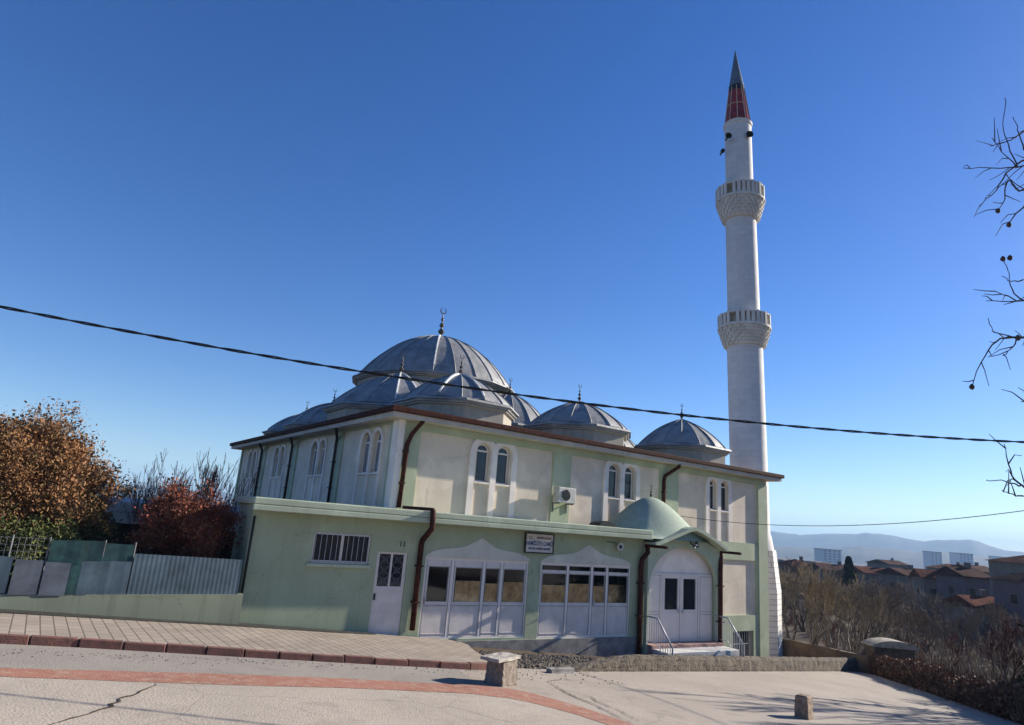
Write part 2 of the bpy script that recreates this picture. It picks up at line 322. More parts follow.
def thing(name, label, cat, loc=(0, 0, 0), rotz=0, group=None, sc=None):
    o = bpy.data.objects.new(name, None); C.objects.link(o); o.location = loc; o.rotation_euler = (0, 0, rotz)
    o.empty_display_size = .2
    return tag(o, label, cat, group)
def struct(o): o['kind'] = 'structure'; return o
def dup(root, loc, rotz=0, label=None, scale=None):
    r = root.copy(); C.objects.link(r); r.location = loc; r.rotation_euler = (0, 0, rotz)
    if scale: r.scale = scale
    if label: r['label'] = label
    for ch in list(root.children):
        c = ch.copy(); C.objects.link(c); c.parent = r
        for g in ch.children:
            d = g.copy(); C.objects.link(d); d.parent = c
    return r
def carve(o, cutters):
    """cut pockets out of a wall, then forget the cutters"""
    cm = MB()
    for c in cutters: cm.add(c.v, c.f)
    co = cm.build('pocket', G['void'])
    co.parent = o.parent
    md = o.modifiers.new('b', 'BOOLEAN'); md.operation = 'DIFFERENCE'; md.solver = 'EXACT'; md.object = co; md.use_self = True
    bpy.context.view_layer.update()
    dg = bpy.context.evaluated_depsgraph_get()
    me = bpy.data.meshes.new_from_object(o.evaluated_get(dg))
    o.modifiers.clear(); old = o.data; o.data = me
    me.materials.clear(); me.materials.append(old.materials[0])
    for p in me.polygons: p.material_index = 0; p.use_smooth = False
    bpy.data.objects.remove(co); return o
def arch(x0, x1, z0, z1, n=10, pointed=0):
    """arched outline: straight to the spring line, round head up to z1"""
    r = (x1-x0)/2; c = (x0+x1)/2; zs = z1-r*(1+pointed)
    pts = [(x0, z0), (x1, z0)]
    for k in range(n+1):
        a = pi*k/n; pts.append((c+r*cos(a), zs+(z1-zs)*sin(a)))
    return pts
def arch_ring(mb, x0, x1, z0, z1, w, y0, y1, n=12, axis='y'):
    """raised moulding: two legs and a round head"""
    r = (x1-x0)/2; c = (x0+x1)/2; zs = z1-r
    outer = [(x0, z0)]+[(c-r*cos(pi*k/n), zs+r*sin(pi*k/n)) for k in range(n+1)]+[(x1, z0)]
    ri = r-w
    inner = [(x0+w, z0)]+[(c-ri*cos(pi*k/n), zs+ri*sin(pi*k/n)) for k in range(n+1)]+[(x1-w, z0)]
    for i in range(len(outer)-1):
        q = [outer[i], outer[i+1], inner[i+1], inner[i]]
        mb.prism(q, axis, y0, y1)

# ------------------------------------------------------------------ ground
def S(x, y):
    """top of the street plane that falls to the right"""
    return -.087*(max(-30, min(x, 33))-8)-.03*(min(y, 24)-18)
HX, HY = Vector((33, 17.2)), Vector((18.6, 3.2))
hd = (HX-HY).normalized(); hn = Vector((hd.y, -hd.x))    # hn points right, away from the apron
def hedge_d(x, y): return (Vector((x, y))-HY).dot(hn)
def smooth(a, b, x):
    t = max(0, min(1, (x-a)/(b-a))); return t*t*(3-2*t)
def wob(x, y): return sin(x*.11+1.3)*cos(y*.13+.4)+.5*sin(x*.27+y*.19)+.25*sin(x*.71-y*.53)
def terrain(x, y):
    r = sqrt(x*x+y*y)
    d = max(hedge_d(x, y)-.8, y-44-.25*max(0, -x), 0)
    if y > 20: d = max(d, x-34)
    base = S(x, y)-.16
    drop = .7*smooth(0, 9, d)+24*(1-exp(-(max(0, d-4)/480.)**1.5))
    z = base-drop
    z += wob(x, y)*.25*smooth(2, 20, d)
    z += wob(x*.2, y*.2)*2.5*smooth(60, 300, r)*smooth(5, 60, d)
    return z
def terrain_mesh():
    mb = MB(); rs = [0]
    r = 1.2
    while r < 7000: rs.append(r); r *= 1.055
    na = 260; vs = []
    for r in rs:
        for k in range(na):
            a = 2*pi*k/na; x, y = r*sin(a), r*cos(a)
            vs.append((x, y, terrain(x, y) if r < 1500 else terrain(x, y)*1.0))
    f = []
    for j in range(len(rs)-1):
        for k in range(na):
            k2 = (k+1) % na; f.append((j*na+k, j*na+k2, (j+1)*na+k2, (j+1)*na+k))
    mb.add(vs, f)
    o = mb.build('ground', G['terrain'], smooth=True); return struct(o)
terrain_mesh()
def sheet(name, poly, dz, m, res=None, thick=0):
    """flat polygon laid on the street plane at S+dz"""
    me = bpy.data.meshes.new(name)
    v = [(x, y, S(x, y)+dz) for x, y in poly]; n = len(v)
    f = [tuple(range(n))]
    if thick:
        v += [(x, y, z-thick) for x, y, z in v]
        f += [(i, (i+1) % n, (i+1) % n+n, i+n) for i in range(n)]
    me.from_pydata(v, [], f); me.update(); me.materials.append(m)
    bm = bmesh.new(); bm.from_mesh(me); bmesh.ops.recalc_face_normals(bm, faces=bm.faces); 
    bm.to_mesh(me); bm.free()
    if me.polygons[0].normal.z < 0: me.flip_normals()
    o = bpy.data.objects.new(name, me); C.objects.link(o); return struct(o)
# street / apron: one slab up to the hedge, low wall and kerb
hb = [HX+hn*.3, HY+hn*.3]
sheet('street', [(-28, -8), (HY.x-9, -8), (HY.x-hd.x*3+hn.x*.3, HY.y-hd.y*3+hn.y*.3), (HX.x+hn.x*.3, HX.y+hn.y*.3), (33, 17.9), (10.2, 14.3), (8.9, 13.9), (-28, 14.0)], -.12, G['apron'], thick=.3)
kerbline = [(-28, 13.86), (-6, 13.86), (1, 13.86), (3.7, 13.66), (6.3, 13.48), (8.6, 13.40), (9.6, 13.55), (10.0, 14.1)]
# main carriageway, the warm concrete in front of the red band
band_o = [(-28, 11.75), (0, 11.78), (1.9, 11.86), (3.1, 11.9), (4.9, 11.84), (6.1, 11.72), (7.4, 11.62), (8.1, 11.5), (8.45, 11.1), (8.62, 10.6), (8.8, 9.9), (8.86, 9.0), (8.9, 7.0), (8.8, 3), (8.7, -8)]
band_i = [(-28, 11.2), (0, 11.22), (1.9, 11.08), (3.1, 11.04), (4.6, 11.04), (5.7, 10.95), (7.0, 10.8), (7.62, 10.5), (7.85, 10.2), (8.0, 9.88), (8.22, 9.24), (8.28, 8.6), (8.3, 7.0), (8.2, 3), (8.1, -8)]
sheet('road', band_i+[(-28, -8)], -.112, G['road'])
mb = MB()
def wander(Pa, Pb, seed, amp=.012):
    rn = random.Random(seed); A_, B_ = [], []
    for i in range(len(Pa)-1):
        a, b, c, d = Vector(Pa[i]), Vector(Pa[i+1]), Vector(Pb[i]), Vector(Pb[i+1]); n = max(1, int((b-a).length/.16))
        for k in range(n):
            p, q = a.lerp(b, k/n), c.lerp(d, k/n); w = (p-q).normalized()
            p = p+w*rn.gauss(0, amp); q = q+w*rn.gauss(0, amp); A_.append((p.x, p.y)); B_.append((q.x, q.y))
    A_.append(Pa[-1]); B_.append(Pb[-1]); return A_, B_
band_o, band_i = wander(band_o, band_i, 1)
for i in range(len(band_o)-1):
    q = [band_o[i], band_o[i+1], band_i[i+1], band_i[i]]
    mb.add([(x, y, S(x, y)-.108) for x, y in q], [(0, 1, 2, 3)])
struct(mb.build('red_street_band', G['band']))
gut = [p for p in kerbline[:-1]]
mb = MB()
st_o = [(-28, 13.85), (1, 13.85), (3.7, 13.65), (6.3, 13.49), (8.3, 13.43)]; st_i = [(-28, 11.76), (1, 11.84), (3.7, 11.9), (6.3, 11.74), (7.7, 11.62)]
for i in range(4):
    q = [st_o[i], st_o[i+1], st_i[i+1], st_i[i]]
    mb.add([(x, y, S(x, y)-.116) for x, y in q], [(0, 1, 2, 3)])
struct(mb.build('gutter_strip', G['strip']))
# cracks
def crack(pts, w, seed):
    rnd = random.Random(seed); mb = MB(); P = []
    for i in range(len(pts)-1):
        a, b = Vector(pts[i]), Vector(pts[i+1]); n = max(2, int((b-a).length/.12))
        for k in range(n): P.append(a.lerp(b, k/n)+Vector((rnd.uniform(-.03, .03), rnd.uniform(-.03, .03))))
    P.append(Vector(pts[-1])); vs = []; f = []
    for i, p in enumerate(P):
        d = (P[min(i+1, len(P)-1)]-P[max(0, i-1)]).normalized(); n = Vector((-d.y, d.x))*w*rnd.uniform(.4, 1.2)*(.25+.75*sin(pi*min(1, (i+1)/len(P))))
        for q in (p+n, p-n): vs.append((q.x, q.y, S(q.x, q.y)-.1035))
    for i in range(len(P)-1): f.append((2*i, 2*i+1, 2*i+3, 2*i+2))
    mb.add(vs, f); struct(mb.build('pavement_crack', G['crack']))
crack([(1.86, 10.98), (1.6, 10.5), (1.3, 10.0), (1.15, 9.6), (.93, 9.25), (.59, 8.87), (.3, 8.5)], .022, 1)
crack([(9.95, 12.3), (9.6, 11.4), (9.41, 10.68), (9.3, 10.0), (9.04, 9.1), (8.95, 8.7)], .022, 2)
crack([(9.7, 11.4), (9.9, 10.9), (9.62, 10.3), (9.5, 9.5), (9.2, 8.8)], .014, 3)
crack([(9.95, 12.3), (10.6, 12.6), (11.3, 12.5)], .012, 4)
# sidewalk slab with paver top, ends in a ramp corner beside the annex
sw = [(-28, 13.86+.13), (1, 13.99), (3.7, 13.79), (6.3, 13.61), (8.6, 13.53), (9.45, 13.72), (9.8, 14.6), (10.2, 15.8), (10.7, 16.9), (10.75, 17.75), (4.3, 17.98), (-28, 17.4)]
sheet('sidewalk', sw, 0, G['paver'], thick=.3)
# dark strip laid between wall and pavers
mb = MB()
foot_o = [(-28, 17.50), (0, 17.50), (4.3, 18.04), (7, 17.95), (8.2, 17.90)]; foot_i = [(-28, 16.7), (0, 16.78), (4.3, 17.28), (7, 17.42), (8.2, 17.62)]
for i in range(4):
    q = [foot_o[i], foot_o[i+1], foot_i[i+1], foot_i[i]]
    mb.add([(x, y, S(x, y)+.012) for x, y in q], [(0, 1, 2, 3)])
struct(mb.build('wall_foot_strip', mat('dark_strip', (.035, .034, .028), .9, .3, 3)))
# kerb stones
rnd = random.Random(5)
mb = MB()
kp = [Vector(p) for p in kerbline]; pos = []
seg = []; 
for i in range(len(kp)-1):
    a, b = kp[i], kp[i+1]; L = (b-a).length; n = max(1, round(L/.72))
    for k in range(n): seg.append((a.lerp(b, k/n), a.lerp(b, (k+1)/n)))
for a, b in seg:
    d = (b-a).normalized(); n = Vector((-d.y, d.x)); g = .012
    a2, b2 = a+d*g, b-d*g; o_ = rnd.uniform(-.008, .012); h = rnd.uniform(.0, .018); w = .14
    q = [a2+n*o_, b2+n*o_, b2+n*(w+o_), a2+n*(w+o_)]
    top = [(p.x, p.y, S(p.x, p.y)+.008+h) for p in q]
    bot = [(p.x, p.y, S(p.x, p.y)-.3) for p in q]
    mb.add(top+bot, [(0, 1, 2, 3), (7, 6, 5, 4), (0, 4, 5, 1), (1, 5, 6, 2), (2, 6, 7, 3), (3, 7, 4, 0)])
struct(mb.build('kerb', G['kerb'], bevel=.015))

# ------------------------------------------------------------------ mosque hall
MO = (9.11, 19.63, 0); W, D, H = 19.7, 21.3, 6.4
hall = thing('mosque_hall', 'large pale green and beige mosque hall under grey domes, upper storey with arched windows', 'mosque', MO)
E_ = .08
core = MB().box(.0, W, .0, D, -4.5, H).build('wall', G['beige'], hall)
cut = []
WX = [(2.70, 4.72), (9.0, 11.02), (15.22, 17.05)]       # pairs of windows on the front
pairs = []
for x0, x1 in WX:
    c = (x0+x1)/2; w = .26
    for s_ in (-1, 1):
        cx = c+s_*.44; pairs.append((cx-w, cx+w)); cut.append(MB().prism(arch(cx-w, cx+w, 4.55, 5.88), 'y', -.5, .22))
LY = [2.2, 7.75, 13.4, 18.6]                               # pair centres on the left side
for cy in LY:
    for s_ in (-1, 1):
        c2 = cy+s_*.52; cut.append(MB().prism(arch(c2-.36, c2+.36, 4.55, 6.0), 'x', -.5, .2))
cut.append(MB().prism(arch(18.0, 18.8, .4, 2.3), 'x', -.5, .2))
cut.append(MB().box(17.1, 18.55, -.5, .3, -3.0, -.64))
carve(core, cut)
# raised green pilasters and bands on the front (butted, never overlapping)
def band(name, x0, x1, z0, z1, y0=-E_, y1=.0, m='green_hall', lab=None):
    o = MB().box(x0, x1, y0, y1, z0, z1).build(name, G[m], hall)
    return o
band('frieze', .102, W-.02, 5.98, 6.235)
band('corner_pilaster', .102, .72, -4, 5.98)
band('pilaster', 6.38, 7.25, -4, 5.98)
band('pilaster', 12.2, 13.36, -4, 5.98)
band('corner_pilaster', 19.0, W-.02, -4, 5.98, y0=-.12)
band('string_course', 13.36, 19.0, 2.42, 3.2)
band('lower_frame', 13.36, 15.9, -4, 2.42)
band('lower_frame', 18.85, 19.0, -4, 2.42)
band('sill_band', 15.9, 18.85, -.64, .03)
band('sill_band', 15.9, 17.08, -4, -.64)
band('sill_band', 18.57, 18.85, -4, -.64)
MB().box(.0, .1, -.13, .0, -4, 6.235).build('white_corner_strip', G['white_wall'], hall)['label'] = 'white strip down the front corner'
MB().box(-.12, .0, -.13, .34, -4, 6.235).build('white_corner_strip', G['white_wall'], hall)
# left side green frieze and slim pilasters
MB().box(-.07, .0, .342, D, 6.16, 6.235).build('frieze', G['green_hall'], hall)
for y0, y1 in ((.342, .62), (4.95, 5.4), (10.6, 11.1), (15.9, 16.4), (21.0, D)):
    MB().box(-.07, .0, y0, y1, -4, 6.16).build('pilaster', G['green_hall'], hall)
MB().box(-.07, .0, 5.4, 10.6, 2.5, 3.2).build('string_course', G['green_hall'], hall)
MB().box(-.07, .0, 16.4, 21.0, 2.5, 3.2).build('string_course', G['green_hall'], hall)
# windows
def hall_window(cx, w, z0, z1, axis, sgn=1):
    mid = z0+(z1-z0)*.62
    fr = MB(); t = .045
    a0, a1 = (.10, .15) if axis == 'y' else (.10, .15)
    # frame follows arch
    r = w; zs = z1-r; n = 10
    outer = [(cx-w, z0)]+[(cx-r*cos(pi*k/n), zs+r*sin(pi*k/n)) for k in range(n+1)]+[(cx+w, z0)]
    ri = r-t
    inner = [(cx-w+t, z0)]+[(cx-ri*cos(pi*k/n), zs+ri*sin(pi*k/n)) for k in range(n+1)]+[(cx+w-t, z0)]
    for i in range(len(outer)-1): fr.prism([outer[i], outer[i+1], inner[i+1], inner[i]], axis, a0, a1)
    fr.prism([(cx-w+t, zs-.02), (cx+w-t, zs-.02), (cx+w-t, zs+.04), (cx-w+t, zs+.04)], axis, a0+.003, a1-.003)
    fr.prism([(cx-w+t, z0), (cx+w-t, z0), (cx+w-t, z0+.05), (cx-w+t, z0+.05)], axis, a0+.003, a1-.003)
    f = fr.build('window', G['pvc'], hall)
    MB().prism(arch(cx-w+t*.8, cx+w-t*.8, z0+.03, z1-t*.8), axis, .123, .13).build('pane', G['glass_dark' if axis == 'y' else 'glass_pale'], f)
    sl = MB().prism([(cx-w-.03, z0-.06), (cx+w+.03, z0-.06), (cx+w+.03, z0-.003), (cx-w-.03, z0-.003)], axis, -.075, .1)
    sl.build('sill', G['white_wall'], f)
for x0, x1 in pairs: hall_window((x0+x1)/2, (x1-x0)/2, 4.55, 5.88, 'y')
for cy in LY:
    for s_ in (-1, 1): hall_window(cy+s_*.52, .36, 4.55, 6.0, 'x')
hall_window(18.4, .4, .4, 2.3, 'x')
for x0, x1 in WX:
    c = (x0+x1)/2
    mb = MB()
    arch_ring(mb, x0, c+.11, 2.9, 6.14, .23, -.075, .0); arch_ring(mb, c-.11, x1, 2.9, 6.14, .23, -.07, .0)
    mb.build('window_moulding', G['white_wall'], hall)
for cy in LY:
    mb = MB(); arch_ring(mb, cy-1.02, cy+.06, 2.5, 6.14, .14, -.06, .0, axis='x'); arch_ring(mb, cy-.06, cy+1.02, 2.5, 6.14, .14, -.056, .0, axis='x')
    mb.build('window_moulding', G['white_wall'], hall)
mb = MB(); arch_ring(mb, 17.85, 18.95, .1, 2.45, .14, -.06, 0, axis='x'); mb.build('window_moulding', G['white_wall'], hall)
# barred ground window on the front right
f = MB().box(17.1, 18.55, .12, .17, -.70, -.642).box(17.1, 17.16, .12, .17, -2.8, -.70).box(18.49, 18.55, .12, .17, -2.8, -.70).box(17.8, 17.85, .12, .17, -2.8, -.70).build('window', G['pvc'], hall)
MB().box(17.16, 18.49, .14, .15, -2.8, -.7).build('pane', G['glass_dark'], f)
mb = MB()
for k in range(9): mb.tube([(17.15+k*.167, -.02, -3), (17.15+k*.167, -.02, -.66)], .012, 6)
mb.box(17.1, 18.55, -.03, -.01, -1.2, -1.17); mb.build('grille', G['steel'], f)
# eaves: soffit slab, brown fascia gutter, roof sheet
OV = .62
MB().box(-OV+.06, W+OV-.06, -OV+.06, D+OV-.06, 6.24, H-.004).build('soffit', G['soffit'], hall)
mb = MB()
mb.box(-OV-.04, W+OV+.04, -OV-.04, -OV+.1, H-.0, H+.175); mb.box(-OV-.04, W+OV+.04, D+OV-.1, D+OV+.04, H, H+.175)
mb.box(-OV-.04, -OV+.1, -OV+.1, D+OV-.1, H, H+.175); mb.box(W+OV-.1, W+OV+.04, -OV+.1, D+OV-.1, H, H+.175)
mb.build('gutter', G['brown'], hall, bevel=.02)
mb = MB(); a, b = OV+.0, 4.0
q0 = [(-a, -a), (W+a, -a), (W+a, D+a), (-a, D+a)]; q1 = [(b, b), (W-b, b), (W-b, D-b), (b, D-b)]
mb.add([(x, y, H+.17) for x, y in q0]+[(x, y, H+.75) for x, y in q1]+[(x, y, H+.09) for x, y in q0], [(4, 5, 6, 7)]+[(i, (i+1) % 4, (i+1) % 4+4, i+4) for i in range(4)]+[(i, (i+1) % 4, (i+1) % 4+8, i+8) for i in range(4)])
roofm = mb.build('roof', G['lead'], hall)

def finial(z, h, parent, m, crescent=True):
    mb = MB(); s = h
    prof = [(.16*s, 0), (.17*s, .03*s), (.06*s, .09*s), (.035*s, .14*s), (.09*s, .2*s), (.10*s, .235*s), (.08*s, .27*s), (.03*s, .31*s), (.03*s, .36*s), (.07*s, .40*s), (.075*s, .43*s), (.06*s, .46*s), (.022*s, .5*s), (.02*s, .56*s), (.045*s, .59*s), (.045*s, .62*s), (.018*s, .66*s), (.014*s, .78*s)]
    mb.lathe(prof, 10, (0, 0, z))
    R = .10*s; zc = z+.88*s; n = 14
    for k in range(n):
        a0 = radians(120)+radians(300)*k/n*1.0; a1 = radians(120)+radians(300)*(k+1)/n
        t0 = .006*s+.026*s*sin(pi*k/n); t1 = .006*s+.026*s*sin(pi*(k+1)/n)
        p = [(R*cos(a0), zc+R*sin(a0)), (R*cos(a1), zc+R*sin(a1)), ((R-t1)*cos(a1), zc+(R-t1)*sin(a1)), ((R-t0)*cos(a0), zc+(R-t0)*sin(a0))]
        mb.prism(p, 'y', -.012*s, .012*s)
    return mb.build('finial', m, parent, smooth=False)
def dome(wx, wy, apex, R, ze, zb, n, fin, oct_=8, pale=(), ogee=.0, main=False, ex=1.62):
    h = apex-ze
    root_loc = Vector((wx-MO[0], wy-MO[1], 0))
    mb = MB(); K = 12; prof = []
    for k in range(K+1):
        t = k/K; r = R*(1-t**1.25); z = ze+h*(1-(r/R)**ex)**(1/1.12)
        if k == K: r = .03
        if ogee and k > 8: z += ogee*((k-8)/4)**2
        prof.append((r, z))
    ph = .13+pi/n
    mb.lathe(prof, n, ph=ph)
    for k in range(n):                                   # standing seams
        a = ph+2*pi*k/n; ca, sa = cos(a), sin(a)
        pts = [((r+.012)*ca, (r+.012)*sa) for r, z in prof]
        mb.tube([(p[0], p[1], prof[i][1]+.012) for i, p in enumerate(pts)], .022 if main else .019, 4)
    sh = mb.build('dome', G['lead'], hall); sh.location = root_loc
    # smooth up the gores, crisp between them
    for k in pale:
        a = ph+2*pi*k/n; ca, sa = cos(a), sin(a)
        m2 = MB(); m2.tube([((r+.02)*ca, (r+.02)*sa, z+.025) for r, z in prof[1:]], .05, 5)
        m2.build('flashing', G['flash'], sh)
    # eave ring and drum
    po = pi/oct_
    e = MB().lathe([(R-.02, ze+.02), (R+.26, ze-.05), (R+.30, ze-.13), (R+.20, ze-.15), (R+.18, ze-.22), (R-.1, ze-.23)], oct_, ph=po); e.build('eave_trim', G['lead'], sh)
    dr = MB().lathe([(R-.02, zb), (R-.02, ze-.30), (R+.10, ze-.28), (R+.12, ze-.232), (R-.2, ze-.232)], oct_, ph=po); dr.build('drum', G['drum'], sh)
    finial(prof[-1][1]-.05, fin, sh, G['brass'])
    if main:
        for k in range(8):
            a = po+pi/8*(2*k+1); m3 = MB().prism(arch(-.3, .3, ze-1.5, ze-.55), 'y', -.03, .03)
            ap = (R-.05)*cos(pi/oct_)
            vs = [(x*-sin(a)+(ap+y)*cos(a), x*cos(a)+(ap+y)*sin(a), z) for x, y, z in m3.v]
            m3.v = vs; m3.build('drum_window', G['glass_dark'], sh)
    return sh
ZD = 7.55
dome(12.72, 22.4, 8.82, 2.25, ZD, 6.6, 16, .95, pale=(9, 11))
dome(19.05, 22.45, 8.78, 2.25, ZD, 6.6, 16, .9, ogee=.05)
dome(25.75, 22.27, 8.95, 2.2, ZD, 6.6, 16, .9, ogee=.08)
dome(12.95, 28.6, 9.80, 3.15, 7.85, 6.9, 16, 1.15, pale=(10, 11), ogee=.04, ex=1.45)
dome(16.64, 32.0, 13.12, 4.30, 10.25, 6.9, 24, 1.9, oct_=16, pale=(15,), main=True, ex=1.95)
dome(18.96, 28.0, 9.82, 2.3, 8.0, 6.9, 16, .95)
dome(12.0, 34.8, 8.85, 2.2, 7.45, 6.6, 16, .9)
dome(11.75, 38.6, 8.55, 2.0, 7.35, 6.6, 16, .85, ogee=.06)
dome(24.3, 26.8, 8.95, 2.2, 7.55, 6.6, 16, .95)
# downpipes
def pipe(pts, r, m, parent, clips=()):
    p = MB().tube(pts, r, 8).build('downpipe', m, parent, smooth=True)
    for z in clips:
        x, y = pts[-1][0], pts[-1][1]
        MB().box(x-r-.02, x+r+.02, y-r-.012, y+r+.06, z, z+.04).build('pipe_clip', m, p)
    return p
pipe([(.55, -.5, 6.30), (.53, -.45, 6.2), (.32, -.22, 5.8), (.22, -.17, 5.45), (.18, -.16, 3.44)], .075, G['brown'], hall, (5.2, 4.2))
pipe([(12.95, -.5, 6.30), (12.95, -.45, 6.15), (12.42, -.17, 5.72), (12.36, -.16, 5.5), (12.36, -.16, 3.3)], .075, G['brown'], hall, (5.0, 4.0))
for y in (5.42, 11.15, 16.4):
    pipe([(-.5, y-.8, 6.32), (-.5, y-.78, 6.22), (-.15, y-.05, 5.95), (-.14, y, 5.7), (-.14, y, -1)], .06, G['shaded_pipe'], hall, (5.0, 4.0))  # left side pipes take the brown with shade painted in
# ------------------------------------------------------------------ minaret
MX, MY = 31.48, 22.25
mn = thing('minaret', 'tall white stone minaret with two balconies and a red and grey pointed top', 'minaret', (MX, MY, 0))
LEAN = (-.015, .016)
def ml(prof, n=32, ph=0, zoff=0):
    mb = MB(); mb.lathe([(r, z) for r, z in prof], n, lean=LEAN, ph=ph); return mb
mb = MB(); mb.lathe([(1.42, -6), (1.42, .95), (1.39, 1.1), (1.2, 2.9), (1.15, 2.95)], 8, ph=0)
mb.build('pedestal', G['stone_ped'], mn)
smooth_by_angle(MB().lathe([(1.15, 2.9), (1.04, 3.6), (.98, 3.8), (.98, 14.3)], 32, lean=LEAN).build('lower_shaft', G['stone'], mn), 40)
def balcony(z0, rin, R, h_corb, h_par):
    # corbels: stacked dentil rings widening upward
    mb = MB(); rows = 6; hh = h_corb/rows
    for j in range(rows):
        r0 = rin+.04+(R-.08-rin)*((j+.4)/rows)**.85; r1 = rin+.04+(R-.08-rin)*((j+1)/rows)**.85
        mb.lathe([(r0-.1, z0+j*hh), (r0, z0+j*hh+.01), (r1, z0+(j+1)*hh-.05), (r1, z0+(j+1)*hh), (r1-.15, z0+(j+1)*hh)], 32, lean=LEAN)
        nd = 22
        for k in range(nd):
            a = 2*pi*(k+.5*(j % 2))/nd; rr = r1+.035; w = .075
            z1 = z0+(j+1)*hh-.03; z2 = z0+j*hh+.02; zc = (z1+z2)/2
            cx, cy = rr*cos(a)+LEAN[0]*zc, rr*sin(a)+LEAN[1]*zc; tx, ty = -sin(a), cos(a); nx, ny = cos(a), sin(a)
            v = []
            for z, dd in ((z2, .0), (z1, .05)):
                for sx in (-w, w):
                    for sn in (-.08, dd):
                        v.append((cx+tx*sx*(1 if z == z1 else .5)+nx*sn, cy+ty*sx*(1 if z == z1 else .5)+ny*sn, z))
            mb.add(v, [(0, 1, 3, 2), (4, 6, 7, 5), (0, 4, 5, 1), (2, 3, 7, 6), (1, 5, 7, 3), (0, 2, 6, 4)])
    o = mb.build('corbelled_balcony', G['stone_plain'], mn)
    zt = z0+h_corb
    MB().lathe([(R-.02, zt), (R+.06, zt), (R+.06, zt+.08), (R-.02, zt+.08)], 32, lean=LEAN).build('balcony_floor', G['stone_plain'], o)
    # parapet: slabs with dark openings between posts
    mp = MB(); n = 16
    for k in range(n):
        a = 2*pi*k/n
        def P(ang, r, z): return (r*cos(ang)+LEAN[0]*z, r*sin(ang)+LEAN[1]*z, z)
        da = .06
        v = [P(a+s1*da, r, z) for z in (zt+.08, zt+h_par+.0) for r in (R-.05, R+.05) for s1 in (-1, 1)]
        mp.add(v, [(0, 1, 3, 2), (4, 6, 7, 5), (0, 4, 5, 1), (2, 3, 7, 6), (0, 2, 6, 4), (1, 5, 7, 3)])
        if k % 4 != 0:
            da2 = .11; ac = a+pi/n
            v = [P(ac+s1*da2*.62, r, z) for z in (zt+.08, zt+h_par*.97) for r in (R-.025, R+.02) for s1 in (-1, 1)]
            mp.add(v, [(0, 1, 3, 2), (4, 6, 7, 5), (0, 4, 5, 1), (2, 3, 7, 6), (0, 2, 6, 4), (1, 5, 7, 3)])
    mp.lathe([(R-.03, zt+h_par*.88), (R+.03, zt+h_par*.88), (R+.03, zt+h_par*.97), (R-.03, zt+h_par*.97)], 32, lean=LEAN)
    mp.lathe([(R-.045, zt+.08), (R+.045, zt+.08), (R+.045, zt+.16), (R-.045, zt+.16)], 32, lean=LEAN)
    mp.build('parapet', G['stone_plain'], o)
balcony(14.05, 1.0, 1.42, 1.05, .85)
smooth_by_angle(MB().lathe([(.90, 15.1), (.88, 22.2)], 32, lean=LEAN).build('middle_shaft', G['stone'], mn), 40)
balcony(22.0, .93, 1.38, 1.15, .95)
smooth_by_angle(MB().lathe([(.80, 23.2), (.80, 28.4), (.86, 28.45), (.88, 28.6), (.80, 28.65)], 32, lean=LEAN).build('upper_shaft', G['stone'], mn), 40)
rg = MB().lathe([(.78, 28.65), (.45, 31.3)], 20, lean=LEAN).build('lantern', G['red_glass'], mn)
mb = MB()
for k in range(10):
    a = 2*pi*k/10
    mb.tube([(.80*cos(a)+LEAN[0]*28.65, .80*sin(a)+LEAN[1]*28.65, 28.65), (.465*cos(a)+LEAN[0]*31.3, .465*sin(a)+LEAN[1]*31.3, 31.3)], .03, 4)
for z in (28.67, 29.9): 
    r = .79-(z-28.65)*.125; mb.tube([((r)*cos(2*pi*k/20)+LEAN[0]*z, (r)*sin(2*pi*k/20)+LEAN[1]*z, z) for k in range(21)], .028, 4)
mb.build('lattice', G['cream'], rg)
sp = MB().lathe([(.465, 31.3), (.475, 31.35), (.03, 34.1)], 20, lean=LEAN).build('spire', G['spire'], mn)
MB().lathe([(.50, 31.0), (.485, 31.36), (.4, 31.38)], 20, lean=LEAN).build('dark_collar', G['black'], sp)
def spk(px, py, r, lab):
    """horn loudspeaker: funnel clamped to the shaft"""
    p = at(px, py, 1.0); d = p-EYE; q = None
    t0 = ((MX-.35)*d.x+(MY+.45)*d.y)/(d.x*d.x+d.y*d.y)
    c = EYE+d*t0
    ax = Vector((c.x-(MX+LEAN[0]*c.z), c.y-(MY+LEAN[1]*c.z), 0))
    if ax.length < .01: ax = Vector((-.6, -.8, 0))
    off = ax.copy(); back = Vector((-.56, -.83, 0))
    base = Vector((MX+LEAN[0]*c.z, MY+LEAN[1]*c.z, c.z)); lat = (c-base).dot(Vector((.83, -.56, 0)))
    fr = sqrt(max(0.0, .80**2-min(abs(lat), .79)**2))
    pos = base+Vector((.83, -.56, 0))*lat+back*(fr+.28)
    pos = at(px, py, sqrt(pos.x**2+pos.y**2))
    o = thing('loudspeaker', lab, 'loudspeaker', pos, atan2(-.83, -.56), 'loudspeakers on the minaret')
    prof = [(.04, -.28), (.06, -.2), (.07, -.05), (.13, .08), (r, .2), (r+.015, .22), (r-.02, .21), (.05, .02)]
    m = MB().lathe(prof, 16); m.v = [(z, x, y) for x, y, z in m.v]; m.build('horn', G['black'], o)
    MB().box(-.35, -.2, -.03, .03, -.04, .04).build('bracket', G['grille'], o)
spk(727.5, 137.5, .19, 'black horn loudspeaker on the left of the minaret top below the red lantern')
spk(748.5, 136, .21, 'black horn loudspeaker on the right of the minaret top below the red lantern')
spk(722, 152, .10, 'small loudspeaker sticking out left of the minaret, lowest of the three')

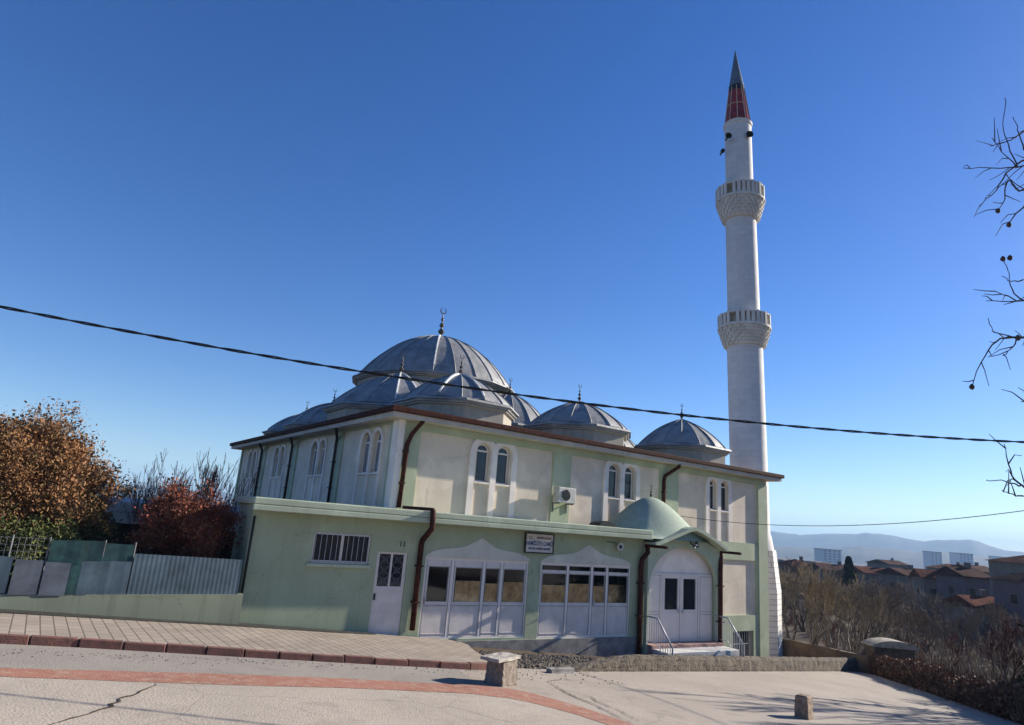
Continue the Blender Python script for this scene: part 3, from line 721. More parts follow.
# ------------------------------------------------------------------ annex
AA = -.047
P0 = Vector((8.04, 17.96, 0))
ax = thing('annex_building', 'low pale green flat roofed annex with white glazed fronts and a jutting roof edge', 'building', P0, AA)
aw = MB().box(-3.5, 10.24, 0, 1.9, -2.2, 3.2).build('wall', G['green'], ax)
win = (-1.82, -.19, 1.78, 2.6); dr_ = (.04, .98, -.05, 2.16)
cuts = [MB().box(win[0], win[1], -.5, .2, win[2], win[3]), MB().box(dr_[0], dr_[1], -.5, .12, -.3, dr_[3])]
def ogee(x0, x1, z0, zs, za):
    c = (x0+x1)/2; h = (x1-x0)/2; pts = [(x0, z0), (x1, z0)]
    prof = [(1, 0), (.96, .12), (.86, .26), (.72, .36), (.55, .42), (.40, .47), (.28, .56), (.17, .72), (.08, .88), (0, 1)]
    H_ = za-zs
    pts += [(c+h*a, zs+H_*b) for a, b in prof]+[(c-h*a, zs+H_*b) for a, b in reversed(prof[:-1])]
    return pts
cuts.append(MB().box(1.56, 5.25, -.5, .75, -.22, 2.08)); cuts.append(MB().box(5.72, 9.65, -.5, .75, -.28, 2.08))
carve(aw, cuts)
MB().box(-3.5, 10.42, 1.9, 1.905, 0, 3.2)
# roof slab with rounded thick edge, jutting out in front
mb = MB().box(-3.62, 10.15, -.55, 1.85, 3.2, 3.38)
mb.build('roof_slab', G['green_light'], ax, bevel=.03)
MB().box(-3.62, 10.15, -.55, -.41, 3.05, 3.2-.002).build('roof_edge', G['green_light'], ax, bevel=.02)
MB().box(-3.52, 10.13, -.405, -.004, 3.09, 3.197).build('soffit', G['green'], ax)
MB().box(1.45, 10.26, -.05, .0, -2.2, -.285).build('plinth', G['concrete'], ax)
MB().box(1.2, 1.56, -.03, .0, -2.2, -.05)
# glazed fronts
def glazed(s0, s1, z0, z1, gl, transom, door, za):
    u = MB(); y0, y1 = .03, .10
    u.box(s0, s1, y0, y1, z1-.07, z1); u.box(s0, s0+.07, y0, y1, z0, z1-.07); u.box(s1-.07, s1, y0, y1, z0, z1-.07)
    u.box(s0+.07, s1-.07, y0, y1, z0, z0+.06)
    edges = [s0+.07]+[((gl[i][1]+gl[i+1][0])/2) for i in range(len(gl)-1)]+[s1-.07]
    for e in edges[1:-1]: u.box(e-.05, e+.05, y0, y1, z0+.06, z1-.07)
    unit = u.build('glazed_front', G['pvc'], ax)
    for i, (a, b) in enumerate(gl):
        L, R = (edges[i] if i == 0 else edges[i]+.05), (edges[i+1] if i == len(gl)-1 else edges[i+1]-.05)
        zt = z1-.07
        p = MB()
        zg1 = 1.72 if transom else 1.80
        p.box(L, R, y0+.012, y1-.01, z0+.06, .72)                      # lower solid panel
        p.box(L, R, y0+.004, y1-.004, .722, .82)                       # rail
        p.box(L, a, y0+.004, y1-.004, .82, zg1); p.box(b, R, y0+.004, y1-.004, .82, zg1)
        if transom:
            p.box(L, R, y0+.004, y1-.004, zg1, 1.84)
            p.box(L, R, y0+.004, y1-.004, 1.985, zt)
            MB().box(L, R, .06, .068, 1.84, 1.985).build('pane', G['glass'], unit)
        else: p.box(L, R, y0+.004, y1-.004, zg1, zt)
        # grooves outlining the panel
        p.box(L+.05, R-.05, y0-.002, y0+.012, z0+.14, z0+.152); p.box(L+.05, R-.05, y0-.002, y0+.012, .66, .672)
        p.build('panel' if i != door else 'door_leaf', G['door_white'], unit)
        gk = MB()
        for gx in (L+.006, R-.006): gk.box(gx-.006, gx+.006, y0-.004, y0+.004, z0+.06, zt)
        gk.box(L+.012, R-.012, y0-.004, y0+.003, .712, .722); gk.box(L+.012, R-.012, y0-.004, y0+.003, zg1-.012+.02, zg1+.018)
        for gx in (a, b): gk.box(gx-.006, gx+.006, y0-.006, y0+.0035, .82, zg1)
        gk.build('gasket', G['grille'], unit)
        MB().box(a, b, .06, .068, .82, zg1).build('pane', G['glass'], unit)
        if not (door == 0 and i == 0 and not transom):
            cz = 1.42 if i % 2 else 1.36
            cur = MB(); n = 14; x0_, x1_ = a-.04+(.1 if (i == 1 and not transom) else 0), b+.04
            for k in range(n):
                xa, xb = x0_+(x1_-x0_)*k/n, x0_+(x1_-x0_)*(k+1)/n
                ya, yb = .084+.007*sin(k*2.1), .084+.007*sin((k+1)*2.1)
                cur.add([(xa, ya, .7), (xb, yb, .7), (xb, yb, cz), (xa, ya, cz), (xa, ya+.01, .7), (xb, yb+.01, .7), (xb, yb+.01, cz), (xa, ya+.01, cz)], [(0, 1, 2, 3), (4, 7, 6, 5), (3, 2, 6, 7)])
            cur.build('curtain', G['curtain'], unit)
        if i == door:
            MB().box(L+.03, L+.06, y0-.06, y0+.0, .75, .95).build('handle', G['steel'], unit)
    MB().box(s0+.003, s1-.003, .70, .745, z0+.003, z1-.003).build('interior_shade', G['void'], unit)  # near-black back sheet, darkness of the unlit room put into colour
    MB().box(s0+.003, s1-.003, .12, .70, z0+.003, z0+.02).build('inner_floor', G['void'], unit)  # floor coloured with the same painted room shade
    MB().prism(ogee(s0-.02, s1+.02, z1+.002, z1+.02, za), 'y', -.02, .0).build('ogee_panel', G['arch_paint'], ax)
    return unit
glazed(1.56, 5.25, -.22, 2.08, [(1.72, 2.38), (2.62, 3.52), (3.68, 4.16), (4.34, 5.12)], False, 0, 2.72)
glazed(5.72, 9.65, -.28, 2.08, [(5.84, 6.80), (6.92, 7.82), (7.98, 8.50), (8.66, 9.54)], True, 2, 2.72)
# barred window
f = MB().box(win[0], win[1], .06, .12, win[2], win[2]+.05).box(win[0], win[1], .06, .12, win[3]-.05, win[3]).box(win[0], win[0]+.05, .06, .12, win[2]+.05, win[3]-.05).box(win[1]-.05, win[1], .06, .12, win[2]+.05, win[3]-.05).box(-1.035, -.965, .06, .12, win[2]+.05, win[3]-.05).build('window', G['pvc'], ax)
MB().box(win[0]+.05, win[1]-.05, .085, .092, win[2]+.05, win[3]-.05).build('pane', G['glass_dark'], f)
mb = MB()
for k in range(11): mb.tube([(win[0]+.06+k*.151, .02, win[2]), (win[0]+.06+k*.151, .02, win[3])], .007, 6)
mb.box(win[0], win[1], -.012, .012, win[2]+.06, win[2]+.085); mb.box(win[0], win[1], -.012, .012, win[3]-.06, win[3]-.035)
mb.build('grille', G['steel'], f)
MB().box(win[0]-.12, win[1]+.03, -.09, .06, win[2]-.09, win[2]-.003).build('sill', G['green_light'], f, bevel=.01)
# white steel door with lattice lights
d = MB().box(.04, .98, .04, .10, -.15, 1.22).box(.04, .14, .04, .10, 1.22, 2.16).box(.88, .98, .04, .10, 1.22, 2.16).box(.48, .54, .04, .10, 1.22, 2.16).box(.14, .88, .042, .098, 2.10, 2.158).build('door', G['door_white'], ax, bevel=.006)
MB().box(.14, .88, .075, .08, 1.22, 2.10).build('pane', G['glass_dark'], d)
mb = MB()
for (a, b) in ((.15, .47), (.55, .87)):
    for j in range(3):
        z0_ = 1.24+j*.285; z1_ = z0_+.27; c = (a+b)/2; cz = (z0_+z1_)/2
        mb.tube([(a, .05, z0_), (b, .05, z1_)], .011, 5); mb.tube([(a, .05, z1_), (b, .05, z0_)], .011, 5)
        mb.tube([(c+.075*cos(2*pi*k/10), .048, cz+.075*sin(2*pi*k/10)) for k in range(11)], .009, 4)
        mb.lathe([(.0, -.012), (.032, 0), (.0, .012)], 8, (c, .035, cz))
mb.build('lattice', G['grille'], d)
MB().box(.09, .13, -.01, .04, .85, 1.02).build('handle', G['black'], d)
tx = bpy.data.curves.new('house_number', 'FONT'); tx.body = '11'; tx.size = .22; tx.extrude = .004
to = bpy.data.objects.new('house_number', tx); C.objects.link(to); to.parent = ax; to.location = (.66, -.012, 2.33); to.rotation_euler = (pi/2, 0, 0); tx.materials.append(G['black'])
# downpipes of annex
pipe([(1.36, -.57, 3.42), (1.36, -.62, 3.2), (1.36, -.62, 2.9), (1.33, -.14, 2.55), (1.33, -.09, 2.4), (1.32, -.10, .06)], .085, G['brown'], ax, (1.8, .8))
MB().tube([(1.36, -.57, 3.44), (1.36, 1.6, 3.46)], .05, 8).build('roof_drain', G['brown'], ax)
pipe([(-3.45, -.06, 2.9), (-3.45, -.05, 1.0)], .03, G['shaded_pipe'], ax)
pipe([(-3.55, -.06, 1.0), (-3.55, -.06, .3)], .045, G['shaded_pipe'], ax)
# sign over the pier between the two fronts
sg = thing('mosque_sign', 'framed mosque name sign with blue lettering on the green pier between the glazed fronts', 'sign', P0+Vector((5.54*cos(AA), 5.54*sin(AA), 2.67)), AA)
mb = MB(); w_, h_ = .57, .32; yb = -.10
mb.box(-w_, w_, yb-.02, yb+.03, h_-.035, h_); mb.box(-w_, w_, yb-.02, yb+.03, -h_, -h_+.035); mb.box(-w_, -w_+.035, yb-.02, yb+.03, -h_+.035, h_-.035); mb.box(w_-.035, w_, yb-.02, yb+.03, -h_+.035, h_-.035)
mb.build('frame', G['black'], sg)
MB().box(-w_+.035, w_-.035, yb, yb+.02, -h_+.035, h_-.035).build('board', G['signface'], sg)
MB().box(-w_+.08, w_-.08, yb+.03, yb+.1, -.05, .05).build('bracket', G['grille'], sg)
def to_mesh(o):
    bpy.context.view_layer.update(); dg = bpy.context.evaluated_depsgraph_get()
    me = bpy.data.meshes.new_from_object(o.evaluated_get(dg)); n = bpy.data.objects.new('tmp', me); C.objects.link(n)
    n.parent = o.parent; n.location = o.location; n.rotation_euler = o.rotation_euler; n.scale = o.scale
    nm = o.name.split('.')[0]; bpy.data.objects.remove(o); n.name = nm; return n
to = to_mesh(to)
def txt(s, size, x, z, m, parent, xs=1):
    c = bpy.data.curves.new('lettering', 'FONT'); c.body = s; c.size = size; c.extrude = .002; c.align_x = 'CENTER'
    o = bpy.data.objects.new('lettering', c); C.objects.link(o); o.parent = parent; o.location = (x, yb-.004, z); c.offset = .004; o.rotation_euler = (pi/2, 0, 0); o.scale.x = xs
    c.materials.append(m); return to_mesh(o)
txt('HAMİDİYE CAMİİ', .18, 0, -.07, G['blue_ink'], sg, .74)
txt('T.C.', .10, -.36, .13, G['brown_ink'], sg); 
mb = MB()
for k in range(5): mb.tube([(-.13+.06*k, yb-.004, .13+.02*(k % 2)), (-.09+.06*k, yb-.004, .20), (-.05+.06*k, yb-.004, .14)], .012, 5)
mb.build('calligraphy', G['brown_ink'], sg)
txt('DİYANET', .075, .33, .14, G['brown_ink'], sg, .8)
txt('KÜLTÜR VE EĞİTİM DERNEĞİ', .075, 0, -.2, G['blue_ink'], sg, .85)
# bulkhead lamps / speakers on the annex
o = thing('wall_lamp', 'round cream floodlight on the green wall near the right end of the annex', 'lamp', P0+Vector((8.95*cos(AA), 8.95*sin(AA), 2.73)), AA)
m = MB().lathe([(.05, -.06), (.10, -.04), (.135, .06), (.14, .09), (.11, .085), (.0, .07)], 16); m.v = [(x, -z-.12, y) for x, y, z in m.v]; m.build('lamp_housing', G['ac'], o)
m = MB().lathe([(.06, 0), (.06, .03), (0, .035)], 12); m.v = [(x, -z-.19, y) for x, y, z in m.v]; m.build('lens', G['black'], o)
MB().box(-.03, .03, -.09, -.0, -.03, .03).build('bracket', G['grille'], o)
MB().tube([(-.5, -.03, .14), (-.12, -.05, .12), (-.03, -.08, .05)], .012, 5).build('cable', G['black'], o)

# ------------------------------------------------------------------ entrance porch (annex frame)
po_ = thing('entrance_porch', 'small gabled green entrance porch with a low dome, white double door and steps', 'porch', P0, AA)
S0, S1 = 10.27, 13.92; SC = 12.30
ZL = -.50
# door wall and side walls
pw = MB().box(S0+.12, S1-.0, .06, .22, -2.5, 2.95).build('wall', G['white_wall'], po_)
MB().box(S1+.01, S1+.17, -.05, 1.9, -2.5, 2.9).build('side_wall', G['green'], po_)
MB().box(S0-.02, S0+.10, -.05, .35, -2.5, 2.95).build('side_wall', G['green'], po_)
# double door: frame, two leaves with glass, side panels
fr = MB(); y0, y1 = -.0, .055
fr.box(11.16, 13.18, y0, y1, 1.78, 1.86); fr.box(11.16, 11.24, y0, y1, ZL, 1.78); fr.box(13.10, 13.18, y0, y1, ZL, 1.78); fr.box(12.14, 12.20, y0-.005, y1, ZL, 1.78)
dfm = fr.build('door_frame', G['pvc'], po_)
for a, b in ((11.24, 12.14), (12.20, 13.10)):
    lf = MB(); g0, g1 = a+.13, b-.13
    lf.box(a, b, .01, .05, ZL+.01, .62); lf.box(a, g0, .01, .05, .62, 1.70); lf.box(g1, b, .01, .05, .62, 1.70); lf.box(a, b, .01, .05, 1.70, 1.78)
    lf.box(a+.14, b-.14, .0, .01, ZL+.1, ZL+.115); lf.box(a+.14, b-.14, .0, .01, .5, .515); lf.box(a+.14, a+.155, .0, .01, ZL+.115, .5); lf.box(b-.155, b-.14, .0, .01, ZL+.115, .5)
    l = lf.build('door_leaf', G['pvc'], po_)
    MB().box(g0, g1, .028, .034, .62, 1.70).build('pane', G['glass_dark'], l)
    MB().box(a, a+.01, .004, .0095, ZL+.02, 1.77).box(b-.01, b, .004, .0095, ZL+.02, 1.77).box(g0-.012, g0, .006, .0095, .62, 1.70).box(g1, g1+.012, .006, .0095, .62, 1.70).box(g0, g1, .006, .0095, .608, .62).box(g0, g1, .006, .0095, 1.70, 1.712).build('gasket', G['grille'], l)
    MB().box(b-.11 if a < 12 else a+.05, b-.05 if a < 12 else a+.11, -.05, .01, .5, .62).build('handle', G['steel'], l)
for a, b in ((S0+.14, 11.16), (13.18, S1-.02)):
    sp_ = MB().box(a, b, .02, .055, ZL, .46).box(a, b, .02, .055, .50, 1.86).box(a, b, .03, .056, .46, .50)
    spo = sp_.build('side_panel', G['pvc'], po_)
    MB().box(a+.01, b-.01, .0165, .021, 1.80, 1.812).box(a+.05, b-.05, .0165, .021, .54, .55).box(a+.05, b-.05, .0165, .021, .43, .44).box(a+.05, a+.06, .0165, .021, ZL+.06, 1.80).box(b-.06, b-.05, .0165, .021, ZL+.06, 1.80).build('gasket', G['grille'], spo)
MB().box(S0+.14, S1-.02, .012, .057, 1.862, 1.90).build('transom', G['pvc'], po_)
# gable: green spandrel with arched opening under the roof
YG0, YG1 = -.22, -.06
gz, ge = 3.42, 2.82
def gable_top(s): return ge+(gz-ge)*(1-abs(s-SC)/(S1+.2-SC))*1.0
mb = MB(); n = 24; c0, c1 = S0+.08, S1+.03; c = (c0+c1)/2; r = (c1-c0)/2
xs = [S0]+[c-r*cos(pi*k/n) for k in range(n+1)]+[S1+.18]
def arch_z(s):
    t = (s-c)/r
    return 1.35+1.50*sqrt(max(0, 1-min(1, abs(t))**2.1)) if abs(t) < 1 else -2.2
for i in range(len(xs)-1):
    a, b = xs[i], xs[i+1]
    if i == 0 or i == len(xs)-2: za = zb_ = 1.35
    else: za, zb_ = arch_z(a), arch_z(b)
    za = max(1.35, za); zb_ = max(1.35, zb_)
    mb.prism([(a, za), (b, zb_), (b, gable_top(b)), (a, gable_top(a))], 'y', YG0, YG1)
mb.build('gable', G['green_light'], po_)
MB().box(S0, S0+.08, YG0, YG1, -2.5, 1.348).build('pillar', G['green_light'], po_)
MB().box(S1+.03, S1+.18, YG0, YG1, -2.5, 1.348).build('pillar', G['green_light'], po_)
# roof slabs following the gable, with thick edge
mb = MB(); t = .13
pr = [(S0-.02, ge+.0), (SC-.9, ge+.40), (SC-.35, ge+.60), (SC, ge+.68), (SC+.35, ge+.60), (SC+.9, ge+.40), (S1+.16, ge+.0)]
for i in range(len(pr)-1):
    (a, za), (b, zb_) = pr[i], pr[i+1]
    mb.prism([(a, za), (b, zb_), (b, zb_+t), (a, za+t)], 'y', -.62, 1.9)
mb.build('roof', G['green_light'], po_, bevel=0)
# low dome behind the gable: square base blending into a pointed cap
mb = MB(); cx, cy = 11.48, .98; R = 2.0; Kn = 14; n = 40; vs = []; f = []
for j in range(Kn+1):
    t = j/Kn; rr = R*(1-t**1.3)*(1+.07*(1-t)**6); h = 3.1+1.56*(1-(min(1, rr/R))**1.8)
    for k in range(n):
        a = 2*pi*k/n; sq = 1/max(abs(cos(a)), abs(sin(a))); q = 1+(sq-1)*.55*(1-t)**2
        vs.append((cx+rr*q*cos(a)*1.0, cy+rr*q*sin(a)*.74, h))
for j in range(Kn):
    for k in range(n):
        k2 = (k+1) % n; f.append((j*n+k, j*n+k2, (j+1)*n+k2, (j+1)*n+k))
f.append(tuple(Kn*n+k for k in range(n))); mb.add(vs, f)
dm = mb.build('dome', G['green_roof'], po_, smooth=True)
fi = finial(4.62, .55, dm, G['iron']); fi.location = (cx, cy, 0)
# porch gutters and pipes
for s_, z in ((S0-.02, 2.84), (S1+.22, 2.80)):
    MB().box(s_-.06, s_+.06, -1.15, -.1, z-.06, z+.04).build('gutter', G['brown'], po_, bevel=.015)
pipe([(S0-.02, -.18, 2.8), (S0-.02, -.22, 2.6), (S0-.22, -.14, 2.35), (S0-.25, -.12, 2.1), (S0-.26, -.14, -1.0)], .085, G['brown'], po_, (1.5, .4))
pipe([(S1+.22, -.2, 2.76), (S1+.22, -.22, 2.6), (S1+.12, -.3, 2.35), (S1+.10, -.3, 2.1), (S1+.10, -.3, -1.0)], .085, G['brown'], po_, (1.5, .2))
# landing and steps
MB().box(S0+.05, S1+.1, -.45, -.0, -2.5, ZL-.01).build('threshold_step', G['red_step'], po_, bevel=.012)
MB().box(S0+.1, S1+.12, -1.15, -.45, -2.5, ZL-.12).build('landing', G['white_step'], po_, bevel=.015)
# lamp in the gable
lp = thing('porch_lamp', 'black round lamp hung in the point of the porch gable', 'lamp', P0+Vector((SC*cos(AA), SC*sin(AA), 3.0)), AA)
m = MB().lathe([(.03, -.12), (.05, -.1), (.13, .0), (.15, .05), (.12, .05), (.03, .02)], 14); m.v = [(x+.05, -z-.52, y-.02) for x, y, z in m.v]; m.build('shade', G['black'], lp)
MB().tube([(-.13, -.43, .12), (-.12, -.5, .0), (.05, -.5, -.02)], .03, 6).build('arm', G['black'], lp)
m = MB().lathe([(.0, -.045), (.05, -.02), (.05, .02), (0, .045)], 10, (.05, -.57, -.02)); m.build('bulb', G['steel'], lp)
# railings beside the steps
def railing(s0, lab):
    o = thing('handrail', lab, 'railing', P0+Vector((s0*cos(AA), s0*sin(AA), 0)), AA, 'railings beside the porch steps')
    top = [(0, -.1, .42), (0, -.6, .42), (0, -.7, .40), (0, -1.42, -.42)]
    MB().tube(top, .028, 8).build('top_rail', G['steel'], o, smooth=True)
    MB().tube([(0, -1.42, -.42), (0, -1.42, -1.5)], .03, 8).build('post', G['steel'], o)
    MB().tube([(0, -.1, .42), (0, -.1, -1.0)], .028, 8).build('post', G['steel'], o)
    mb = MB()
    for k in range(1, 12):
        y = -.1-k*.11; z = .42 if y > -.68 else .42-(-y-.68)*1.12
        mb.tube([(0, y, z), (0, y, z-.85)], .013, 5)
    mb.tube([(0, -.1, -.40), (0, -.68, -.40), (0, -1.42, -1.2)], .014, 6)
    mb.build('baluster_panel', G['steel'], o)
railing(S0+.06, 'white steel handrail left of the porch door')
railing(S1+.04, 'white steel handrail right of the porch door before the barred window')
# outdoor AC unit
ac = thing('air_conditioner', 'beige outdoor air conditioner on a wall bracket between arched windows', 'air conditioner', (MO[0]+6.38, MO[1]-.08, 4.12))
MB().box(0, .82, -.42, -.1, 0, .56).build('casing', G['ac'], ac, bevel=.02)
m = MB(); 
for r in (.06, .11, .16, .205): m.tube([(.34+r*cos(2*pi*k/20), -.435, .28+r*sin(2*pi*k/20)) for k in range(21)], .006, 4)
for k in range(6): m.tube([(.34, -.437, .28), (.34+.2*cos(pi*k/3), -.437, .28+.2*sin(pi*k/3))], .005, 4)
m.build('fan_grille', G['grille'], ac)
m = MB().lathe([(.205, 0), (.205, .012), (0, .012)], 24); m.v = [(x+.34, -.425-z*.2, y+.28) for x, y, z in m.v]; m.build('fan', G['black'], ac)
MB().box(.05, .09, -.42, .0, -.05, -.005).box(.70, .74, -.42, .0, -.05, -.005).box(.05, .09, -.04, .0, -.35, -.05).box(.70, .74, -.04, .0, -.35, -.05).build('bracket', G['grille'], ac)
MB().tube([(.0, -.2, .3), (-.12, -.1, .25), (-.18, -.03, .1), (-.16, -.03, -.8)], .022, 6).build('hose', G['soffit'], ac)
# black solid standing for a dark arched opening next to the porch dome
dark_arch = MB().prism([(8.35, 3.405), (9.15, 3.405), (9.05, 3.5), (8.75, 3.58), (8.45, 3.5)], 'y', .3, .9).build('roof_opening', G['black'], None)
dark_arch.location = P0; dark_arch.rotation_euler = (0, 0, AA); tag(dark_arch, 'small black solid standing for a dark arched opening on the annex roof left of the porch dome', 'roof opening')

# ------------------------------------------------------------------ street furniture
def jitter_block(o, amp, seed, cuts=6):
    bm = bmesh.new(); bm.from_mesh(o.data); bmesh.ops.subdivide_edges(bm, edges=bm.edges, cuts=cuts, use_grid_fill=True)
    rnd = random.Random(seed)
    for v in bm.verts: v.co += Vector((rnd.gauss(0, amp), rnd.gauss(0, amp), rnd.gauss(0, amp)))
    bm.to_mesh(o.data); bm.free()
bx, by = 8.38, 11.86; bz = S(bx, by)-.12
bl = thing('concrete_bench', 'rough concrete block with a worn pale slab on top at the kerb end', 'bench', (bx, by, bz), .38); bl.scale = (.78, .78, .92)
o = MB().lathe([(.50, -.05), (.49, .05), (.455, .52), (.45, .53)], 4, ph=pi/4).build('block', G['block'], bl, bevel=.03)
jitter_block(o, .008, 2); o.scale = (1.0, .82, 1)
o = MB().box(-.62, .42, -.30, .28, .532, .60).build('slab', G['slab'], bl, bevel=.012); jitter_block(o, .004, 3, 4)
o = MB().box(-.78, -.60, -.16, .12, .0, .055).build('broken_slab_piece', G['slab'], bl); o.rotation_euler = (0, -.45, 0); o.location = (-.02, .05, .20)
bo = thing('stone_bollard', 'short square brown concrete stub standing alone on the apron', 'bollard', (14.63, 9.08, S(14.63, 9.08)-.12), .2)
o = MB().lathe([(.215, -.03), (.20, .30), (.19, .44), (.15, .47)], 4, ph=pi/4).build('post', G['bollard'], bo, bevel=.02); jitter_block(o, .004, 4, 3)
# low boundary wall
LW0, LW1 = Vector((11.6, 13.80)), Vector((34.6, 18.2))
wl = MB(); n = 110; vs = []; rnd = random.Random(8)
prof = [(0, -.4), (-.03, .05), (-.02, .2), (0.0, .36), (.04, .44), (.20, .455), (.36, .43), (.38, .2), (.40, -.6)]
dW = (LW1-LW0).normalized(); nW = Vector((-dW.y, dW.x))
for i in range(n+1):
    p = LW0.lerp(LW1, i/n); hs = smooth(-.03, .16, i/n)*(.85+.4*i/n); g = S(p.x, p.y)-.12
    for (a, b) in prof:
        q = p+nW*(a+rnd.gauss(0, .012)); vs.append((q.x, q.y, g+(b*hs if b > 0 else b)+rnd.gauss(0, .012)))
m_ = len(prof); f = []
for i in range(n):
    for k in range(m_-1): f.append((i*m_+k, i*m_+k+1, (i+1)*m_+k+1, (i+1)*m_+k))
wl.add(vs, f); o = wl.build('boundary_wall', G['stonewall']); 
tag(o, 'low rough grey brown stone wall along the back of the concrete apron', 'wall')
# pebbly slope between the sidewalk end and the low wall
rnd = random.Random(11)
sl = MB(); vs = []; f = []; nx_, ny_ = 40, 12
for i in range(nx_+1):
    for j in range(ny_+1):
        x = 9.6+i*(14.5-9.6)/nx_*1.0; t = j/ny_
        ya = 13.75+(x-9.6)*.1+.1; yb_ = 16.6+(x-9.6)*.02
        y = ya+(yb_-ya)*t; h = .16*sin(pi*min(1, t*1.3))*smooth(9.5, 10.8, x)
        vs.append((x, y, S(x, y)-.13+h+rnd.gauss(0, .006)))
for i in range(nx_):
    for j in range(ny_): f.append((i*(ny_+1)+j, (i+1)*(ny_+1)+j, (i+1)*(ny_+1)+j+1, i*(ny_+1)+j+1))
sl.add(vs, f); struct(sl.build('gravel_slope', G['stonewall']))
peb = MB()
ico = [(0, 0, 1), (.9, 0, .2), (.28, .85, .1), (-.72, .52, .2), (-.7, -.55, .1), (.3, -.85, .2), (0, 0, -.6)]
icf = [(0, 1, 2), (0, 2, 3), (0, 3, 4), (0, 4, 5), (0, 5, 1), (6, 2, 1), (6, 3, 2), (6, 4, 3), (6, 5, 4), (6, 1, 5)]
def pebble(x, y, z, r):
    a = rnd.uniform(0, 6.3); s = [r*rnd.uniform(.6, 1.3) for _ in range(3)]
    peb.add([(x+(p[0]*cos(a)-p[1]*sin(a))*s[0], y+(p[0]*sin(a)+p[1]*cos(a))*s[1], z+p[2]*s[2]) for p in ico], icf)
for k in range(2600):
    x = rnd.uniform(9.7, 14.4); t = rnd.random(); ya = 13.85+(x-9.6)*.1; yb_ = 16.6+(x-9.6)*.02
    y = ya+(yb_-ya)*t; h = .16*sin(pi*min(1, t*1.3))*smooth(9.5, 10.8, x)
    pebble(x, y, S(x, y)-.12+h, rnd.uniform(.012, .045))
for k in range(3200):
    u = rnd.random()**1.5*.7; p = LW0.lerp(LW1, u*.62); hs = smooth(-.03, .16, u*.62)*(.85+.4*u*.62); a, b = prof[rnd.randint(1, 6)]
    q = p+nW*(a-.01+rnd.uniform(0, .08)); pebble(q.x, q.y, S(q.x, q.y)-.12+b*hs+rnd.uniform(-.06, .0), rnd.uniform(.010, .026))
for k in range(420):
    x = rnd.uniform(-3, 10.2); y = 13.4-abs(rnd.gauss(0, .35)); pebble(x, y, S(x, y)-.113, rnd.uniform(.005, .018))
for k in range(90):
    x = rnd.uniform(9.2, 12.5); y = rnd.uniform(12.2, 14.2); pebble(x, y, S(x, y)-.115, rnd.uniform(.008, .025))
tag(peb.build('gravel', G['pebble']), 'loose grey brown pebbles on the slope and set in the low wall', 'gravel', kind='stuff')
# broken kerb pieces at the apron edge
for k, (x, y, r_, lab) in enumerate([(9.7, 13.9, .1, 'pale broken kerb stone lying at the end of the sidewalk'), (11.35, 13.55, .15, 'dark broken kerb stone lying before the pebbly slope')]):
    o = MB().box(-.42, .42, -.09, .09, -.06, .09).build('kerb_fragment', G['slab'] if k == 0 else G['concrete'], None, bevel=.015); jitter_block(o, .006, 20+k, 4)
    o.location = (x, y, S(x, y)-.10); o.rotation_euler = (.05, .05, r_); tag(o, lab, 'kerb stone')
# brown lower wall beyond, running away behind the low wall
def long_wall(name, A, B, hA, hB, t, m, lab, cat='wall', cap=None, seed=1):
    A, B = Vector(A), Vector(B); d = (B-A).normalized(); nn = Vector((-d.y, d.x)); rnd = random.Random(seed); L = (B-A).length; n = max(2, int(L/.6)); vs = []; f = []
    for i in range(n+1):
        p = A.lerp(B, i/n); h = hA[1]+(hB[1]-hA[1])*i/n; lo = hA[0]+(hB[0]-hA[0])*i/n
        for (a, z) in ((0, lo), (0, h), (t, h), (t, lo)):
            q = p+nn*a; vs.append((q.x, q.y, z+rnd.gauss(0, .01)))
    for i in range(n):
        for k in range(4): f.append((i*4+k, i*4+(k+1) % 4, (i+1)*4+(k+1) % 4, (i+1)*4+k))
    f += [(0, 1, 2, 3), (n*4+3, n*4+2, n*4+1, n*4)]
    o = MB().add(vs, f).build(name, m); tag(o, lab, cat); return o
a_ = at(777, 637, 39); b_ = at(868, 657, 38)
long_wall('garden_wall', (a_.x, a_.y), (b_.x, b_.y), (a_.z-4, a_.z), (b_.z-4, b_.z), .25, mat('brown_wall_render', (.17, .12, .075), .9, .25, 2, .3, 20), 'plain brown garden wall sloping down right of the minaret foot')
# stone cabinet / gate pier with a rounded cap
p = at(891, 661, 39)
g = thing('stone_pier', 'squat dark masonry block with a pale curved cap beside the dry hedge', 'wall block', (p.x, p.y, p.z), -.62); g.scale = (.92, .92, .92)
o = MB().box(-1.05, 1.05, -.45, .45, -1.6, .75).build('body', G['stonewall'], g); jitter_block(o, .01, 7, 5)
mb = MB(); 
pr_ = [(-1.22+2.44*k/12, .76+.30*sin(pi*(k/12))**.7) for k in range(13)]
mb.prism(pr_+[(1.22, .70), (-1.22, .70)], 'y', -.6, .6); mb.build('cap', mat('pale_cap', (.34, .30, .24), .9, .25, 4, .3, 20), g)

